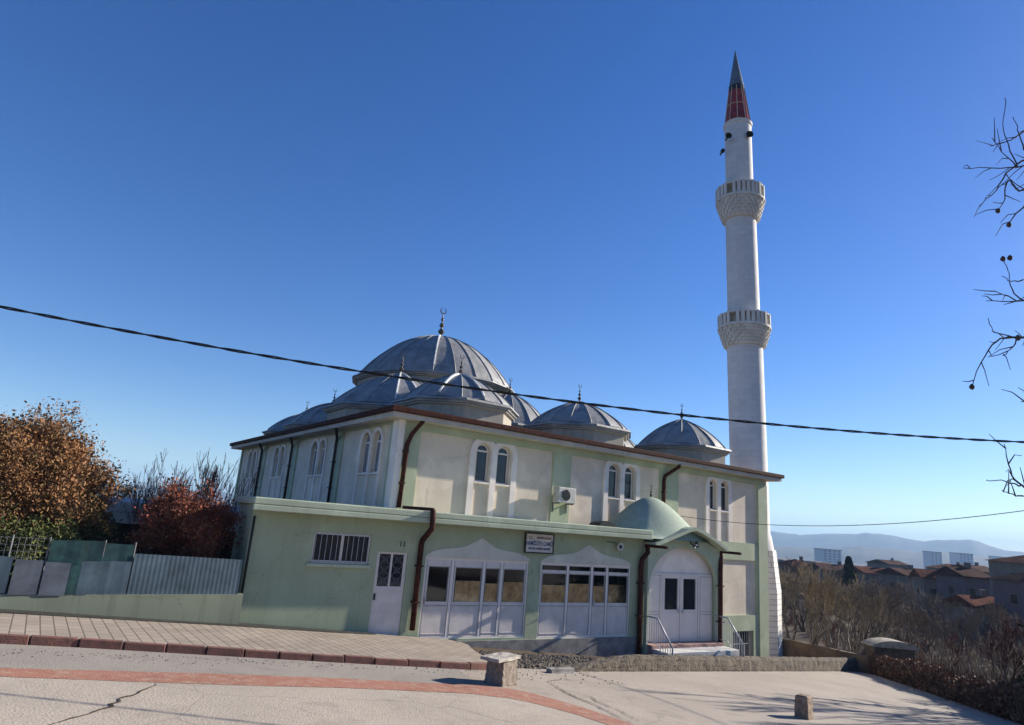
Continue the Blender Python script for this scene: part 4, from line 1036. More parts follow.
# ------------------------------------------------------------------ vegetation
def perp(d, rnd):
    v = Vector((rnd.gauss(0, 1), rnd.gauss(0, 1), rnd.gauss(0, 1))); v -= d*v.dot(d)
    return v.normalized() if v.length > 1e-4 else Vector((1, 0, 0))
def grow(tr, tw, p, d, L, r, depth, rnd, spread, tips, up=.12, twr=.02, nb=3, curve=.22, minr=.006):
    n = 4; pts = [p.copy()]; rs = [r]; q = p.copy(); dd = d.copy(); mids = []
    for i in range(n):
        dd = (dd+perp(dd, rnd)*curve*rnd.random()+Vector((0, 0, up*.35))).normalized()
        q = q+dd*(L/n); pts.append(q.copy()); rs.append(max(minr, r*(1-.42*(i+1)/n))); mids.append((q.copy(), dd.copy(), rs[-1]))
    (tr if r > twr else tw).tube(pts, rs, 6 if r > .05 else 3, cap=False)
    if depth <= 0:
        tips += [(a, b) for a, b, c in mids[1:]]; return
    for k in range(nb):
        m = mids[rnd.choice((1, 2, 3, 3))] if k < nb-1 else mids[3]
        a = spread*rnd.uniform(.55, 1.2) if k < nb-1 else spread*.4
        nd = (m[1]*cos(a)+perp(m[1], rnd)*sin(a)+Vector((0, 0, up))).normalized()
        grow(tr, tw, m[0], nd, L*rnd.uniform(.6, .85), max(minr, m[2]*rnd.uniform(.55, .78)), depth-1, rnd, spread, tips, up, twr, nb, curve, minr)
def leafs(mb, tips, per, size, scat, rnd, lo=None):
    for (q, d) in tips:
        for _ in range(per):
            c = q+Vector((rnd.gauss(0, scat), rnd.gauss(0, scat), rnd.gauss(0, scat*.8)))
            a = Vector((rnd.gauss(0, 1), rnd.gauss(0, 1), rnd.gauss(0, 1))).normalized(); b = perp(a, rnd); s = size*rnd.choice((.5, .7, .9, 1.2, 1.7))
            mb.add([c-a*s, c+b*s*.5, c+a*s, c-b*s*.5], [(0, 1, 2, 3)])
def tree(name, label, loc, h, seed,  depth=4, nb=3, spread=.6, mt='bark', mw='twig', leaf=None, per=3, lsize=.07, scat=.12, stems=1, up=.12, r0=None, group=None, cat='tree', minr=.008, trunk=.28, curve=.22, rot=0, tl=1.0, sxy=1.0):
    rnd = random.Random(seed); t = thing(name, label, cat, loc, rot, group)
    tr, tw, tips = MB(), MB(), []
    for s_ in range(stems):
        a = 2*pi*(s_+rnd.random())/max(1, stems); tilt = 0 if stems == 1 else rnd.uniform(.15, .5)*tl
        d = Vector((sin(tilt)*cos(a), sin(tilt)*sin(a), cos(tilt)))
        grow(tr, tw, Vector((rnd.uniform(-.1, .1)*(stems > 1)*3, rnd.uniform(-.1, .1)*(stems > 1)*3, -.3)), d, h*trunk, r0 or h*.022, depth, rnd, spread, tips, up, .022 if h < 9 else .035, nb, curve, minr)
    # rescale to the wanted height
    mz = max(v[2] for v in tr.v+tw.v); k = h/mz
    for m in (tr, tw): m.v = [(x*k, y*k, z*k) for x, y, z in m.v]
    tips = [(q*k, d) for q, d in tips]
    tr.v = [(x*sxy, y*sxy, z) for x, y, z in tr.v]; tw.v = [(x*sxy, y*sxy, z) for x, y, z in tw.v]; tips = [(Vector((q.x*sxy, q.y*sxy, q.z)), d) for q, d in tips]
    if tr.v: tr.build('trunk', G[mt], t, smooth=True)
    if tw.v: tw.build('twigs', G[mw], t)
    if leaf:
        for li, (lm, frac) in enumerate(leaf):
            sub = [tp for tp in tips if rnd.random() < frac]; m = MB(); leafs(m, sub, per, lsize, scat, rnd); m.build('crown', G[lm], t)
    return t, tips
def hh(px, ytop, dist): p = at(px, ytop, dist); return p.z-terrain(p.x, p.y)
def on(px, py, dist):
    p = at(px, py, dist); return (p.x, p.y, terrain(p.x, p.y))
# left garden
tree('autumn_tree', 'big orange brown autumn tree at the left edge behind the fence', on(26, 540, 20.6), hh(60, 402, 20.6), 3, 5, 3, .60, leaf=[('leaf_orange', .95), ('leaf_brown', .35)], per=12, lsize=.034, scat=.17, stems=6, trunk=.3, up=.12, sxy=.80)
tree('autumn_tree', 'paler orange autumn tree cut off by the left edge of the picture', on(-30, 540, 20), hh(0, 402, 20), 13, 5, 3, .60, leaf=[('leaf_orange', .85), ('leaf_brown', .5)], per=12, lsize=.034, scat=.17, stems=6, trunk=.3, up=.12, sxy=.80)
tree('autumn_bush', 'rounded yellow brown bush between the orange tree and the shed', on(66, 540, 20.4), hh(80, 496, 20.4), 5, 5, 3, .7, leaf=[('leaf_brown', .9), ('leaf_green', .3)], per=12, lsize=.032, scat=.11, stems=6, trunk=.3, cat='bush', up=.03, sxy=.6)
tree('green_bush', 'yellow green leafy bush under the big orange tree behind the fence', on(34, 540, 19.7), hh(34, 502, 19.7), 7, 4, 3, .75, leaf=[('leaf_green', 1)], per=12, lsize=.032, scat=.11, stems=6, trunk=.35, cat='bush', up=.02)
tree('green_bush', 'dark green bush at the very left edge behind the low fence', on(-14, 540, 19.6), hh(0, 506, 19.6), 27, 4, 3, .75, leaf=[('leaf_green', 1)], per=12, lsize=.032, scat=.11, stems=6, trunk=.35, cat='bush', up=.02)
tree('red_shrub', 'dense dark red shrub in front of the garden shed', on(180, 540, 19.5), hh(180, 474, 19.5), 9, 5, 3, .48, mw='twig_red', leaf=[('leaf_red', .9), ('leaf_orange', .15)], per=7, lsize=.030, scat=.13, stems=7, trunk=.32, cat='shrub', up=.06, tl=.7, sxy=.66)
tree('bare_tree', 'thin leafless tree rising above the garden shed', on(152, 540, 23), hh(160, 447, 23), 15, 5, 3, .45, mw='twig_red', stems=3, trunk=.32, up=.25, group='leafless trees on the left', minr=.006)
tree('bare_tree', 'thin leafless tree behind the red shrub', on(198, 540, 22.5), hh(200, 446, 22.5), 16, 5, 3, .42, mw='twig_red', stems=4, trunk=.32, up=.28, group='leafless trees on the left', minr=.006)
tree('bare_tree', 'leafless tree between the yellow bush and the shed roof', on(118, 540, 40), hh(118, 478, 40), 17, 5, 3, .5, stems=4, trunk=.35, up=.2, group='leafless trees on the left', minr=.008)

# left fence: low wall, sheet panels, mesh
def fline(x): return 17.50+(x-4.3)*(.10 if x < 4.3 else 0)*.6
mb = MB(); xs_ = [-20+i*1.0 for i in range(25)]+[4.52]
vs = []; f = []
for x in xs_:
    y = fline(x)+.12; zt = 1.02+.0*x+(-.02*x if x < 0 else 0); lo = S(x, y)-.4
    for (dy, z) in ((0, lo), (0, zt), (.2, zt), (.2, lo)): vs.append((x, y+dy, z))
for i in range(len(xs_)-1):
    for k in range(3): f.append((i*4+k, i*4+k+1, (i+1)*4+k+1, (i+1)*4+k))
f += [(0, 1, 2, 3), tuple((len(xs_)-1)*4+k for k in (3, 2, 1, 0))]
mb.add(vs, f); o = mb.build('garden_wall', G['garden_wall']); tag(o, 'low grey green rendered wall under the sheet metal fence on the left', 'wall')
fn = thing('sheet_fence', 'patchwork fence of blue grey metal sheets and green mesh on the low left wall', 'fence', (0, 17.36, 1.0))
def corr(x0, x1, z0a, z1a, z1b, m, yo=0, pitch=.09, amp=.012, th=.006):
    n = max(4, int((x1-x0)/pitch*4)); vs = []; f = []
    for i in range(n+1):
        x = x0+(x1-x0)*i/n; y = fline(x)+.14-17.36+yo+amp*sin(2*pi*x/pitch); t = i/n
        for (dy, z) in ((0, z0a-1), (0, z1a+(z1b-z1a)*t-1), (th, z1a+(z1b-z1a)*t-1), (th, z0a-1)): vs.append((x, y+dy, z))
    for i in range(n):
        for k in range(4): f.append((i*4+k, i*4+(k+1) % 4, (i+1)*4+(k+1) % 4, (i+1)*4+k))
    f += [(0, 1, 2, 3), (n*4+3, n*4+2, n*4+1, n*4)]
    return MB().add(vs, f).build('sheet_panel', G[m], fn)
corr(1.98, 4.38, 1.0, 1.90, 1.83, 'metal_blue', pitch=.10, amp=.0018)
corr(1.50, 1.95, 1.0, 1.72, 1.72, 'metal_blue', -.01, pitch=.5, amp=.004)
corr(.98, 1.52, 1.0, 1.70, 1.72, 'metal_blue', -.02, pitch=.6, amp=.004)
corr(.76, 1.0, 1.02, 1.62, 1.62, 'mesh_green', -.03, pitch=.3, amp=.004)
corr(.34, .80, 1.0, 1.68, 1.66, 'metal_grey', -.045, pitch=.6, amp=.003)
corr(-.18, .30, 1.02, 1.72, 1.70, 'metal_grey', -.04, pitch=.6, amp=.003)
corr(-.75, -.22, 1.05, 1.80, 1.75, 'metal_blue', -.03, pitch=.6, amp=.003)
corr(-3.0, -.8, 1.05, 1.85, 1.8, 'metal_grey', -.03, pitch=.12, amp=.006)
corr(.36, 1.35, 1.62, 2.12, 2.14, 'mesh_green', .03, pitch=.5, amp=.006)
corr(1.35, 1.96, 1.55, 1.80, 1.84, 'mesh_green', .03, pitch=.5, amp=.006)
for x, zt in ((-2, 2.2), (-.9, 2.2), (-.32, 2.2), (.33, 2.18), (1.36, 2.16), (1.96, 2.14), (3.1, 1.84)):
    MB().tube([(x, fline(x)+.2-17.36, -.3), (x, fline(x)+.2-17.36, zt-1)], .018, 6).build('post', G['grille'], fn)
mb = MB()
for x0, x1 in ((-2, .33),):
    n = 22
    for k in range(n+1): 
        x = x0+(x1-x0)*k/n; mb.tube([(x, fline(x)+.2-17.36, .7), (x, fline(x)+.2-17.36, 1.16)], .004, 3)
    for z in (.75, .87, 1.0, 1.14): mb.tube([(x0, fline(x0)+.2-17.36, z), (x1, fline(x1)+.2-17.36, z)], .005, 3)
mb.build('wire_mesh', G['grille'], fn)
corr(1.36, 1.94, 1.80, 2.10, 2.08, 'mesh_green', .05, pitch=.5, amp=.005)
# garden shed / house behind the red shrub
p = on(137, 540, 24.5)
sh = thing('garden_shed', 'low open shed with a dark mouth, pale post and flat grey roof behind the fence', 'shed', (p[0], p[1], p[2]), -.35)
hz = at(130, 502, 24.5).z-p[2]
MB().box(-1.4, 3.6, 1.6, 1.75, -.5, hz-.45).build('wall', mat('mouth_shade', (.03, .025, .02), .9, .3, 4), sh)  # near-black back wall, shade of the open mouth put into its colour
MB().box(3.45, 3.6, -.9, 1.6, -.5, hz-.45).build('wall', G['plaster'], sh)
MB().box(-1.75, 3.9, -1.3, 2.0, hz-.62, hz-.32).build('ceiling', G['soffit'], sh)
mb = MB(); mb.prism([(-1.3, hz-.32), (2.0, hz-.32), (2.0, hz+.05), (.3, hz+.12), (-1.3, hz-.0)], 'x', -1.75, 3.9); mb.build('roof', mat('grey_metal_roof', (.50, .47, .43), .7, .3, 1.5), sh)
o = MB().box(-1.45, -1.25, -1.2, -1.0, -.5, hz-.45).build('post', G['plaster'], sh)
MB().box(3.2, 3.4, -1.2, -1.0, -.5, hz-.45).build('post', G['plaster'], sh)

# houses
def house(px, ye, yt, dist, w, d_, rot, wm, rm, lab, group, hip=False):
    w *= .68; d_ *= .75
    p = at(px, ye, dist); z = terrain(p.x, p.y); h = p.z-z; rh = max(1.0, at(px, yt, dist).z-p.z)
    t = thing('house', lab, 'house', (p.x, p.y, z), rot, group)
    MB().box(-w/2, w/2, -d_/2, d_/2, -4, h).build('wall', G[wm], t)
    ov = .4; mb = MB()
    if hip:
        k = min(w, d_)/2
        v = [(-w/2-ov, -d_/2-ov, h), (w/2+ov, -d_/2-ov, h), (w/2+ov, d_/2+ov, h), (-w/2-ov, d_/2+ov, h), (-w/2+k, 0, h+rh), (w/2-k, 0, h+rh)]
        mb.add(v, [(0, 1, 5, 4), (1, 2, 5), (2, 3, 4, 5), (3, 0, 4), (3, 2, 1, 0)])
    else: mb.prism([(-d_/2-ov, h-.05), (d_/2+ov, h-.05), (d_/2+ov, h+.05), (0, h+rh), (-d_/2-ov, h+.05)], 'x', -w/2-ov, w/2+ov)
    rf = mb.build('roof', G[rm], t)
    MB().box(w*.2, w*.2+.5, -.2, .3, h+.2, h+rh+.6).build('chimney', G['plaster'], rf)
    nwin = max(2, int(w/3.4)); zz = h-2.2
    for k in range(nwin):
        x = -w/2+(k+.5)*w/nwin
        for sy in (-1, 1):
            yy = sy*(d_/2)
            f_ = MB().box(x-.45, x+.45, min(yy, yy+sy*.05), max(yy, yy+sy*.05), zz, zz+1.0).build('window', G['plaster'], t)
            MB().box(x-.38, x+.38, min(yy+sy*.051, yy+sy*.06), max(yy+sy*.051, yy+sy*.06), zz+.07, zz+.93).build('pane', G['glass_dark'], f_)
    for sx in (-1, 1):
        xx = sx*w/2
        f_ = MB().box(min(xx, xx+sx*.05), max(xx, xx+sx*.05), -.45, .45, zz, zz+1.0).build('window', G['plaster'], t)
        MB().box(min(xx+sx*.051, xx+sx*.06), max(xx+sx*.051, xx+sx*.06), -.38, .38, zz+.07, zz+.93).build('pane', G['glass_dark'], f_)
    return t
HS = [
 (1046, 565, 554, 112, 14, 10, -.5, 'plaster', 'tile', 'wide house with the highest red roof at the right edge', True),
 (1034, 582, 574, 84, 7, 6, -.45, 'plaster_lilac', 'tile_dark', 'lilac walled house with a dark roof at the right edge below the highest roof', True),
 (962, 576, 572, 98, 4.5, 6, -.5, 'plaster_lilac', 'tile_dark', 'small lilac grey house left of the lilac house at the right edge', False),
 (936, 578, 571, 104, 6, 6, -.9, 'plaster', 'tile', 'little red roofed house under the far pale tower', False),
 (976, 606, 601, 84, 5.5, 5, -.4, 'plaster', 'tile', 'low shed with a red lean roof before the lilac houses', False),
 (1034, 603, 596, 90, 7, 5, -.4, 'plaster', 'tile', 'low red roofed shed cut by the right edge', False),
 (905, 575, 570, 125, 8, 7, -.3, 'plaster', 'tile_dark', 'dark roofed house midway between conifer and far pale tower', False),
 (872, 573, 567, 135, 8, 7, -.6, 'plaster', 'tile', 'red roofed house just right of the conifer', False),
 (832, 570, 564, 145, 10, 8, -.5, 'plaster', 'tile_dark', 'brown roofed house under the far white block', False),
 (795, 566, 559, 150, 9, 8, -.4, 'plaster', 'tile', 'brown red roofed house just right of the minaret foot', True),
 (972, 571, 565, 170, 11, 9, -.2, 'plaster', 'tile_dark', 'far dark roofed house under the wide far block', False),
 (950, 569, 564, 200, 12, 9, -.8, 'plaster', 'tile', 'far red roofed house between the two far blocks', True),
 (888, 564, 560, 220, 12, 9, -.2, 'plaster', 'tile_dark', 'far brown roofed house left of the far pale tower', False)]
for (px, ye, yt, di, w, d_, rot, wm, rm, lab, hip) in HS:
    house(px, ye, yt, di, w, d_, rot, wm, rm, lab, 'houses in the valley on the right', hip)
for (px, ye, yt, di, w, d_, rot, rm, lab) in [(224, 521, 513, 75, 8, 6, .3, 'tile', 'red roofed house seen between the red shrub and the mosque corner'), (208, 511, 506, 120, 10, 8, -.2, 'tile', 'far red roofed house behind the red shrub'), (160, 507, 502, 140, 11, 8, .2, 'tile_dark', 'far house with a brown roof behind the garden shed'), (110, 505, 499, 130, 10, 8, -.3, 'tile', 'far house with a red roof left of the garden shed')]:
    house(px, ye, yt, di, w, d_, rot, 'plaster', rm, lab, 'houses behind the left garden')
def block(px, py_base, py_top, dist, w, d_, rot, floors, lab, tower=False, m='white_block'):
    w *= .66; py_top += 1.2
    p = at(px, py_base, dist); h = at(px, py_top, dist).z-p.z
    t = thing('apartment_block', lab, 'apartment block', p, rot, 'far apartment blocks')
    MB().box(-w/2, w/2, -d_/2, d_/2, -20, h).build('wall', G[m], t)
    MB().box(-w/2-.6, w/2+.6, -d_/2-.6, d_/2+.6, h, h+.7).build('roof', G['tile_dark'], t)
    fh = h/floors; n = max(3, int(w/5))
    for k in range(n):
        wm_ = MB(); x = -w/2+(k+.5)*w/n
        for fl in range(floors):
            wm_.box(x-.9, x+.9, -d_/2-.08, -d_/2, fl*fh+.9, fl*fh+fh*.8)
        wm_.build('window_column', G['plaster_lilac'], t)
block(828, 563, 548.5, 900, 34, 20, -.55, 5, 'pale apartment block with a dark flat roof beyond the bare trees')
block(933, 566, 551, 1100, 22, 20, -.7, 8, 'far pale tower block left of the wide far block')
block(962, 566, 552.5, 1150, 32, 18, -.5, 6, 'wide far blue grey block nearest the right edge')
block(1000, 567, 556, 1200, 26, 18, -.5, 5, 'far block partly hidden by the highest red roof')

# bare trees of the valley: two prototypes, copied
protoA, _ = tree('bare_tree', 'tall pale leafless poplar with steep twigs right of the minaret foot', on(812, 640, 44), hh(812, 562, 44), 31, 5, 3, .38, 'bark_pale', 'twig_pale', stems=3, trunk=.3, up=.22, minr=.011, group='leafless trees in the valley')
protoB, _ = tree('bare_tree', 'broad brown leafless tree at the end of the low wall', on(868, 640, 50), hh(868, 578, 50), 32, 5, 3, .6, 'bark', 'twig', stems=2, trunk=.3, up=.10, minr=.012, group='leafless trees in the valley')
protoC, _ = tree('bare_tree', 'short leafless fruit tree with a forked crown standing in the garden at the right', on(1001, 690, 31), hh(1001, 618, 31), 33, 5, 3, .55, 'bark_pale', 'twig_red', stems=1, trunk=.34, up=.10, minr=.009, group='leafless trees in the valley')
rnd = random.Random(77)
spots = [(790, 41, 'A', 1.0, 'pale leafless tree closest to the minaret pedestal'), (834, 47, 'A', .95, 'pale leafless tree in the middle of the clump by the brown wall'), (852, 42, 'A', .85, 'pale leafless tree leaning over the right end of the brown wall'),
 (800, 60, 'B', 1.0, 'brown leafless tree behind the pale ones near the minaret'), (822, 68, 'B', 1.05, 'brown leafless tree under the far white block'), (845, 62, 'B', .9, 'brown leafless tree under the conifer'),
 (884, 66, 'B', .9, 'brown leafless tree above the stone block cap'), (900, 58, 'B', .7, 'small brown leafless tree right of the stone block'), (930, 75, 'B', .85, 'brown leafless tree in the gardens below the middle tower'),
 (955, 95, 'B', .9, 'leafless tree in front of the brown hipped roof'), (782, 75, 'B', 1.1, 'leafless tree half hidden behind the minaret pedestal'), (1018, 52, 'C', 1.2, 'leafless fruit tree at the right edge before the lilac house'),
 (870, 100, 'B', 1.0, 'leafless tree beyond the clump below the conifer'), (915, 110, 'B', 1.0, 'leafless tree beside the red roofed house under the towers'), (805, 110, 'B', 1.1, 'far leafless tree beside the brown roofed house'), (842, 120, 'B', 1.0, 'far leafless tree between two roofs below the white block'),
 (905, 46, 'B', .62, 'small brown leafless tree straight behind the stone block'), (925, 54, 'B', .7, 'brown leafless tree in the near gardens under the far pale tower'), (960, 58, 'B', .72, 'brown leafless tree in the near gardens under the wide far block'), (985, 66, 'B', .8, 'brown leafless tree in front of the low red shed'), (1012, 72, 'B', .85, 'brown leafless tree before the lilac house at the right edge'), (944, 72, 'B', .8, 'brown leafless tree in front of the little red roofed house'), (1000, 48, 'B', .5, 'low brown leafless tree behind the fruit tree with the forked crown'),
 (948, 45, 'C', .8, 'little leafless tree among the dry gardens, left of the fruit tree'), (972, 130, 'B', 1.0, 'far leafless tree behind the dark roof'), (900, 150, 'B', 1.1, 'far leafless tree left of the far red roof')]
for (px, di, k, sc, lab) in spots:
    pr_ = dict(A=protoA, B=protoB, C=protoC)[k]; q = on(px, 640, di)
    dup(pr_, q, rnd.uniform(0, 6.28), lab, (sc, sc, sc*rnd.uniform(.9, 1.1)))
# conifer
p = on(850, 590, 120)
cf = thing('conifer', 'dark pointed conifer above the bare trees, right of the far white block', 'tree', p)
hc = at(850, 556.5, 120).z-p[2]
MB().tube([(0, 0, -1), (0, 0, hc)], [.3, .04], 6).build('trunk', G['bark'], cf)
m = MB(); rnd = random.Random(3)
for k in range(2600):
    t = rnd.random()**.8; z = 1+(hc-1)*t; r = (1-t)*1.7*rnd.random()**.5+.1; a = rnd.uniform(0, 6.3); c = Vector((r*cos(a), r*sin(a), z-r*.25)); d = Vector((cos(a), sin(a), -.3)).normalized(); b = perp(d, rnd)
    m.add([c-d*.35, c+b*.14, c+d*.35, c-b*.14], [(0, 1, 2, 3)])
m.build('crown', G['leaf_dark'], cf)
# dry undergrowth on the slope
m = MB(); rnd = random.Random(9)
def tuft(x, y, z, h, n):
    for _ in range(n):
        a = rnd.uniform(0, 6.3); t = rnd.uniform(.1, .9); d = Vector((cos(a)*t, sin(a)*t, 1)).normalized(); p0 = Vector((x+rnd.gauss(0, h*.25), y+rnd.gauss(0, h*.25), z-.05)); hh = h*rnd.uniform(.5, 1.2); p1 = p0+d*hh*.6; p2 = p1+(d+Vector((rnd.gauss(0, .4), rnd.gauss(0, .4), 0))).normalized()*hh*.4
        s = perp(d, rnd)*h*.022
        m.add([p0-s, p0+s, p1+s*.7, p1-s*.7, p2], [(0, 1, 2, 3), (3, 2, 4)])
for k in range(2600):
    di = 24*(1+rnd.random()**1.3*4.5); px = rnd.uniform(772, 1045); q = at(px, 600, di)
    if hedge_d(q.x, q.y) < 2.0: continue
    tuft(q.x, q.y, terrain(q.x, q.y), rnd.uniform(.2, .7)*(1+di/90), 14)
tag(m.build('undergrowth', G['twig_pale']), 'dry pale brown weeds and brush over the gardens of the slope', 'undergrowth', kind='stuff')
m = MB()
for k in range(900):
    di = 30*(1+rnd.random()**1.1*4); px = rnd.uniform(772, 1045); q = at(px, 600, di)
    if hedge_d(q.x, q.y) < 2.0: continue
    tuft(q.x, q.y, terrain(q.x, q.y), rnd.uniform(.25, .8)*(1+di/80), 16)
tag(m.build('scrub', G['twig_red']), 'dark reddish leafless scrub spread over the slope', 'scrub', kind='stuff')
# clipped dry hedge along the apron
m = MB(); hw = MB(); rnd = random.Random(12); hL = (HX-HY).length+6
for k in range(26000):
    u = rnd.uniform(-5, hL-5); hh = 1.0+.12*sin(u*.9)+.1*sin(u*2.3)
    a = rnd.uniform(0, pi); rr = rnd.random()**.35
    off = .75+.62*rr*cos(a)+rnd.gauss(0, .04); z = hh*(rr*sin(a))**.7*1.0+rnd.gauss(0, .03)
    q = HY+hd*u+hn*off; zb = terrain(q.x, q.y); zb = max(zb, S(q.x, q.y)-1.0)
    c = Vector((q.x, q.y, S(HY.x+hd.x*u, HY.y+hd.y*u)-.15+z*.92)); d = Vector((rnd.gauss(0, 1), rnd.gauss(0, 1), rnd.gauss(0, 1))).normalized(); b = perp(d, rnd); s = rnd.uniform(.03, .075)
    m.add([c-d*s, c+b*s*.6, c+d*s, c-b*s*.6], [(0, 1, 2, 3)])
for k in range(2600):
    u = rnd.uniform(-5, hL-5); q = HY+hd*u+hn*(.75+rnd.gauss(0, .2)); z0_ = S(HY.x+hd.x*u, HY.y+hd.y*u)-.5
    t_ = Vector((rnd.gauss(0, .28), rnd.gauss(0, .28), 1)).normalized()*rnd.uniform(.9, 1.55)
    hw.tube([(q.x, q.y, z0_), (q.x+t_.x, q.y+t_.y, z0_+t_.z)], [.012, .004], 3, cap=False)
hg = thing('hedge', 'rusty brown dry hedge running along the right edge of the apron', 'hedge', (HY.x, HY.y, 0))
m.build('foliage', G['hedge'], hg, off=(HY.x, HY.y, 0)); hw.build('stems', G['twig_red'], hg, off=(HY.x, HY.y, 0))
# pale garden path
mb = MB(); pts_ = [on(958, 655, 44), on(980, 690, 40), on(1005, 697, 36), on(1040, 702, 33)]
for i in range(len(pts_)-1):
    a, b = Vector(pts_[i]), Vector(pts_[i+1])
    for k in range(6):
        p, q = a.lerp(b, k/6), a.lerp(b, (k+1)/6); d = (q-p); nrm = Vector((-d.y, d.x, 0)).normalized()*.3
        v = [p-nrm, q-nrm, q+nrm, p+nrm]; mb.add([(w.x, w.y, terrain(w.x, w.y)+.06) for w in v], [(0, 1, 2, 3)])
struct(mb.build('garden_path', G['slab']))

# near tree whose branches reach in from the right and shade the apron
rnd = random.Random(41)
TR = Vector((15.2, 2.2, 0)); TR.z = S(TR.x, TR.y)-.12
nt_ = thing('street_tree', 'leafless tree whose dark twigs with seed pods reach in at the right edge', 'tree', TR)
tr, tw, tips = MB(), MB(), []
tr.tube([(0, 0, -.3), (.03, .05, 1.5), (.0, .1, 3.0), (-.1, .2, 4.6), (0, .3, 6.5)], [.2, .17, .15, .12, .07], 8)
def branch(pts, r0, side=True, seed=0):
    rn = random.Random(seed); P = []
    pts = [Vector(p) for p in pts]
    for i in range(len(pts)-1):
        for k in range(4):
            t_ = k/4; p0_, p1_, p2_, p3_ = pts[max(0, i-1)], pts[i], pts[i+1], pts[min(len(pts)-1, i+2)]
            q_ = .5*((2*p1_)+(p2_-p0_)*t_+(2*p0_-5*p1_+4*p2_-p3_)*t_*t_+(3*p1_-p0_-3*p2_+p3_)*t_**3)
            P.append(q_+Vector((rn.gauss(0, .006), rn.gauss(0, .006), rn.gauss(0, .006))))
    P.append(pts[-1]); n = len(P); tw.tube(P, [max(.0045, r0*(1-.85*i/n)) for i in range(n)], 5)
    if side:
        for i in range(3, n-1, 2):
            d = (P[i+1]-P[i]).normalized(); nd = (d*.7+perp(d, rn)*.7).normalized(); L = rn.uniform(.10, .28)
            tw.tube([P[i], P[i]+nd*L*.5+Vector((0, 0, .02)), P[i]+nd*L+Vector((0, 0, rn.uniform(-.08, .08)))], [.007, .005, .003], 4)
def at_l(px, py, di): return at(px, py, di)-TR
o4 = Vector((0, .2, 4.4))
for j, (poly, di) in enumerate([
    ([(1120, 150), (1050, 160), (1030, 165), (1002, 168), (963, 168)], 9.5),
    ([(1120, 170), (1040, 158), (1012, 168), (996, 190), (979, 206)], 9.3),
    ([(1110, 130), (1035, 128), (1010, 140), (990, 146)], 9.9), ([(1018, 167), (1008, 145), (1003, 125), (1005, 98)], 9.3), ([(1018, 167), (1005, 155), (992, 138)], 9.4),
    ([(1100, 200), (1040, 185), (1020, 190), (1008, 180), (1004, 200), (998, 211)], 9.1), ([(1090, 160), (1024, 207), (1009, 225)], 9.0), ([(1024, 150), (1018, 130), (1013, 117)], 9.6),
    ([(1120, 300), (1060, 302), (1024, 301), (986, 301)], 8.8), ([(1024, 301), (1012, 290), (1008, 270), (1003, 259)], 8.8), ([(1020, 301), (1005, 296), (995, 291)], 8.7), ([(1024, 280), (1012, 281), (1002, 276)], 8.9),
    ([(1110, 330), (1040, 335), (1018, 338), (1000, 338), (985, 355), (972, 387)], 8.5), ([(1018, 338), (1005, 335), (992, 330), (988, 318)], 8.5), ([(1018, 338), (1010, 350), (1003, 356)], 8.6),
    ([(1100, 400), (1040, 402), (1021, 402)], 8.6), ([(1110, 470), (1050, 490), (1022, 486), (1010, 470), (1004, 444)], 8.4), ([(1022, 486), (1005, 482), (986, 480)], 8.3), ([(1024, 496), (1012, 495), (1002, 490)], 8.5)]):
    pts = [at_l(px, py, di) for px, py in poly]
    if poly[0][0] > 1060:
        zt = max(1.5, min(6.2, pts[0].z*.75)); pts = [Vector((0, .25, zt)), ]+pts; branch(pts, .020, True, j)
    else: branch(pts, .009, j % 2 == 0, j)
for (px, py, di) in ((972, 387, 8.5), (1009, 225, 9.0), (1003, 259, 8.8), (1010, 258, 8.8), (998, 211, 9.1), (1018, 338, 8.5)):
    c = at_l(px, py, di); tw.lathe([(.004, -.032), (.024, -.015), (.028, .008), (.008, .035)], 7, c)
rn = random.Random(6)
for k in range(9):                                     # upper crown, outside the frame
    a = rn.uniform(-1.2, 1.9); d = Vector((cos(a)*.8, -sin(a)*.8-.1, .7)).normalized()
    grow(tr, tw, Vector((0, .2, 2.8+k*.38)), d, 1.5, .05, 3, rn, .55, tips, .1, .03, 3)
tr.build('trunk', G['bark'], nt_, smooth=True); tw.build('twigs', G['bark'], nt_)
# second tree beyond the hedge, outside the frame: shades the apron
t2 = Vector((34.8, 7.2))
tree('street_tree', 'leafless tree beyond the right edge that throws branch shadows on the apron', (t2.x, t2.y, terrain(t2.x, t2.y)), 12.0, 51, 5, 3, .6, stems=1, trunk=.3, up=.03, minr=.036, r0=.36, sxy=.6)
for k, (x, y, h_, lab) in enumerate([(27.0, 4.9, 4.4, 'evergreen bush behind the hedge, nearest to the camera'), (29.8, 7.0, 4.2, 'evergreen bush in the middle of the row behind the hedge'), (31.6, 7.9, 3.4, 'evergreen bush behind the hedge, farthest from the camera')]):
    tree('evergreen_bush', lab, (x, y, terrain(x, y)), h_, 60+k, 4, 3, .75, leaf=[('leaf_dark', 1)], per=9, lsize=.09, scat=.2, stems=6, trunk=.35, cat='bush', up=.02, group='evergreen bushes behind the hedge')

# ------------------------------------------------------------------ cables
def sag(A, B, s, n=40, r=.02, lab='', twist=0):
    A, B = Vector(A), Vector(B); mb = MB()
    for w in range(2 if twist else 1):
        P = []
        for k in range(n+1):
            t = k/n; p = A.lerp(B, t); p.z -= 4*s*t*(1-t)
            if twist: a = t*twist*2*pi+w*pi; p = p+Vector((0, cos(a)*r*1.1, sin(a)*r*1.1))
            P.append(p)
        mb.tube(P, r, 6)
    o = mb.build('overhead_cable', G['wire']); tag(o, lab, 'cable'); return o
A = at(-260, 251, 17); B = at(1290, 445, 26)
